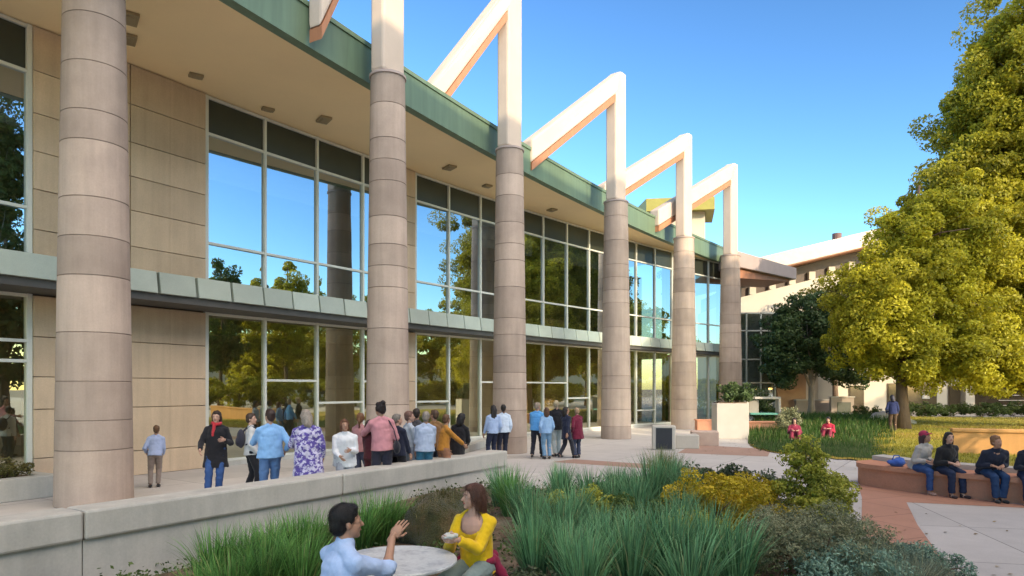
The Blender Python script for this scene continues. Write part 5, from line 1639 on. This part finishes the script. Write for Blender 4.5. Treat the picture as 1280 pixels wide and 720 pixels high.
mp = (-1.20, 4.72, 0)
stool(mp, 'dark wooden stool under the man in the pale blue shirt')
fm = (.72, .69)
rzm = math.atan2(-fm[0], fm[1])
tmp = empty('person', mp, rzm, scale=1.78 / 1.72)
lr = to_local(tmp, (tc_.x + .10, tc_.y - .78, 1.10)); ll = to_local(tmp, (tc_.x - .22, tc_.y - .42, TZ + .055))
bpy.data.objects.remove(tmp)
r, J = person('man in a pale blue shirt at the round table, one forearm raised', mp, fm, 1.78, 'tan', ((.012, .010, .010), 'short'), (.42, .55, .80), sleeve='rolled', bottom=(.05, .055, .07), bottom_kind='plain',
              pose='sit', seat=.455, vox=.008, detail=True, lean=.08, collar=True, head=(-.25, -.05), build_=1.08, hands={1: tuple(lr), -1: tuple(ll)},
              extra={'hdir': {1: (.10, .62, .72), -1: (.5, .8, -.05)}, 'palm': {1: (-.7, .55, -.45), -1: (0, 0, -1)}, 'curl': {1: .55, -1: .35}})
wp = (-.33, 6.40, 0)
stool(wp, 'dark wooden stool under the woman in the yellow top')
fw = (-.40, -.917)
rzw = math.atan2(-fw[0], fw[1])
tmp = empty('person', wp, rzw, scale=1.68 / 1.72)
h1 = to_local(tmp, (-.53, 6.03, .86)); h2 = to_local(tmp, (-.50, 6.10, .85))
bpy.data.objects.remove(tmp)
r2, J2 = person('woman with shoulder length brown hair in a yellow top at the round table', wp, fw, 1.68, 'light', ((.10, .042, .025), 'bob'), (.78, .50, .012), sleeve='long', bottom=(.20, .26, .25), bottom_kind='plain',
                pose='sit', seat=.455, vox=.008, detail=True, lean=.12, neckline=.125, head=(-.72, -.05), build_=.98, hands={-1: tuple(h1 + Vector((-.05, 0, 0))), 1: tuple(h2 + Vector((.05, 0, 0)))},
                feet={-1: (-.12, .34, .11), 1: (.10, .22, .11)},
                extra={'hdir': {1: (-.5, .8, .15), -1: (.45, .85, .1)}, 'palm': {1: (-.8, -.2, .4), -1: (.8, -.2, .4)}, 'curl': {1: .9, -1: .9}})
# dark red jacket tied round her waist (clothing, so part of her)
m1 = MB(); up = J2['up']
for i in range(10):
    a, a2 = math.pi * (.86 + 1.28 * i / 10), math.pi * (.86 + 1.28 * (i + 1) / 10)
    m1.cone(up(.06, .165 * math.cos(a), .135 * math.sin(a)), up(.06, .165 * math.cos(a2), .135 * math.sin(a2)), .036, .036, 8)
for x, y, z in ((-.19, -.06, -.14), (-.12, -.19, -.26), (.0, -.22, -.28), (.13, -.18, -.26), (.20, -.06, -.14)):
    m1.cone(up(.05, x * .85, y * .85), up(z, x * 1.3, y * 1.25), .052, .05, 10)
V, Nn, F_ = remesh(m1, .012, 3); V = wrinkle(V, Nn, .014, 10, 4)
m1 = MB(); m1.add([tuple(v) for v in V], F_); m1.build('tied_jacket', cloth((.22, .012, .045)), r2, smooth=True, local=True)
m1 = MB(); m1.ellip((-.545, 5.985, .895), (.085, .055, .03), Matrix.Rotation(.5, 3, 'Z'), 18, 12)
V, Nn, F_ = remesh(m1, .01, 1); V = wrinkle(V, Nn, .012, 22, 3); m1 = MB(); m1.add([tuple(v) for v in V], F_)
tag(m1.build('wrapped_snack', cloth((.55, .56, .50)), smooth=True), 'small pale wrapped bundle held by the woman in yellow', 'snack')
# sunglasses-like dark things by his left hand: a folded phone case and napkin on the table
m1 = MB(); q = (tc_.x - .10, tc_.y - .33); m1.box((q[0], q[1], TZ + .012), (.16, .08, .012), .5)
tag(m1.build('phone', M('phone_dark', (.015, .015, .018), rough=.25, bump=0), bevel=.004), 'dark phone lying on the round table beside the raised forearm', 'phone')
# ================================================================== SKY, SUN, CAMERA
w = bpy.data.worlds.new('World'); SC.world = w; w.use_nodes = True
nt = w.node_tree
bg = nt.nodes['Background']
sky = nt.nodes.new('ShaderNodeTexSky'); sky.sky_type = 'NISHITA'; sky.sun_disc = False
sky.sun_elevation = R(SUN_EL); sky.sun_rotation = R(SUN_AZ); sky.altitude = 300; sky.air_density = 1.1; sky.dust_density = .6; sky.ozone_density = 2.0
tint = nt.nodes.new('ShaderNodeVectorMath'); tint.operation = 'MULTIPLY'; tint.inputs[1].default_value = (5.9, 6.9, 6.9)
pre = nt.nodes.new('ShaderNodeVectorMath'); pre.operation = 'SCALE'; pre.inputs['Scale'].default_value = .30
gm = nt.nodes.new('ShaderNodeGamma'); gm.inputs['Gamma'].default_value = 1.6
nt.links.new(sky.outputs[0], pre.inputs[0]); nt.links.new(pre.outputs[0], gm.inputs['Color'])
nt.links.new(gm.outputs[0], tint.inputs[0]); # added warm glow patch high on the sun's side, fills the shade
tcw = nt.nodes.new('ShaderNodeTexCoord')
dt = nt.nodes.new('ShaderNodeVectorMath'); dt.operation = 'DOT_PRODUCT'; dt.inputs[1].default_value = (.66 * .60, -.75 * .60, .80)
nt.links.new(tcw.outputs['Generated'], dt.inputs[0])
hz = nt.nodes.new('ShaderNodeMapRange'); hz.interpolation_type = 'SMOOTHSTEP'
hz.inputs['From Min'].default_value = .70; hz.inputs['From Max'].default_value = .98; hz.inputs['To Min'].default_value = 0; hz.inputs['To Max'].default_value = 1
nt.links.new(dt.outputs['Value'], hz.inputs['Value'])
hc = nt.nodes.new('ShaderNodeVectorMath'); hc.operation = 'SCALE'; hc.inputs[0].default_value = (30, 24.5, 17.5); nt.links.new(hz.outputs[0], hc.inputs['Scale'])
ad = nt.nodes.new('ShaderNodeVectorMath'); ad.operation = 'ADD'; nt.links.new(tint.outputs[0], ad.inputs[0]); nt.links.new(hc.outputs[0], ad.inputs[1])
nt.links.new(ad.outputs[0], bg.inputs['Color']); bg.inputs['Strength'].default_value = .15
sl = bpy.data.lights.new('sun', 'SUN'); sl.energy = 5.0; sl.angle = R(.5); sl.color = (1.0, .80, .56)
so = bpy.data.objects.new('sun', sl); COL.objects.link(so)
sd = Vector((math.sin(R(SUN_AZ)) * math.cos(R(SUN_EL)), math.cos(R(SUN_AZ)) * math.cos(R(SUN_EL)), math.sin(R(SUN_EL))))
so.rotation_euler = sd.to_track_quat('Z', 'Y').to_euler(); so.location = sd * 60
cd = bpy.data.cameras.new('camera'); co = bpy.data.objects.new('camera', cd); COL.objects.link(co)
co.location = (0, 0, EYE); co.rotation_euler = (R(90), 0, 0)
cd.sensor_width = 36; cd.lens = FOC / 1280 * 36; cd.shift_y = (HOR - 360) / 1280; cd.clip_start = .1; cd.clip_end = 3000
SC.camera = co
SC.render.engine = 'CYCLES'
SC.cycles.use_denoising = True; SC.cycles.max_bounces = 8; SC.cycles.diffuse_bounces = 4; SC.cycles.glossy_bounces = 4; SC.cycles.transparent_max_bounces = 12
SC.cycles.sample_clamp_indirect = 8
SC.view_settings.view_transform = 'Standard'; SC.view_settings.look = 'None'; SC.view_settings.exposure = 0; SC.view_settings.gamma = 1
SC.render.resolution_x, SC.render.resolution_y = 1024, 576
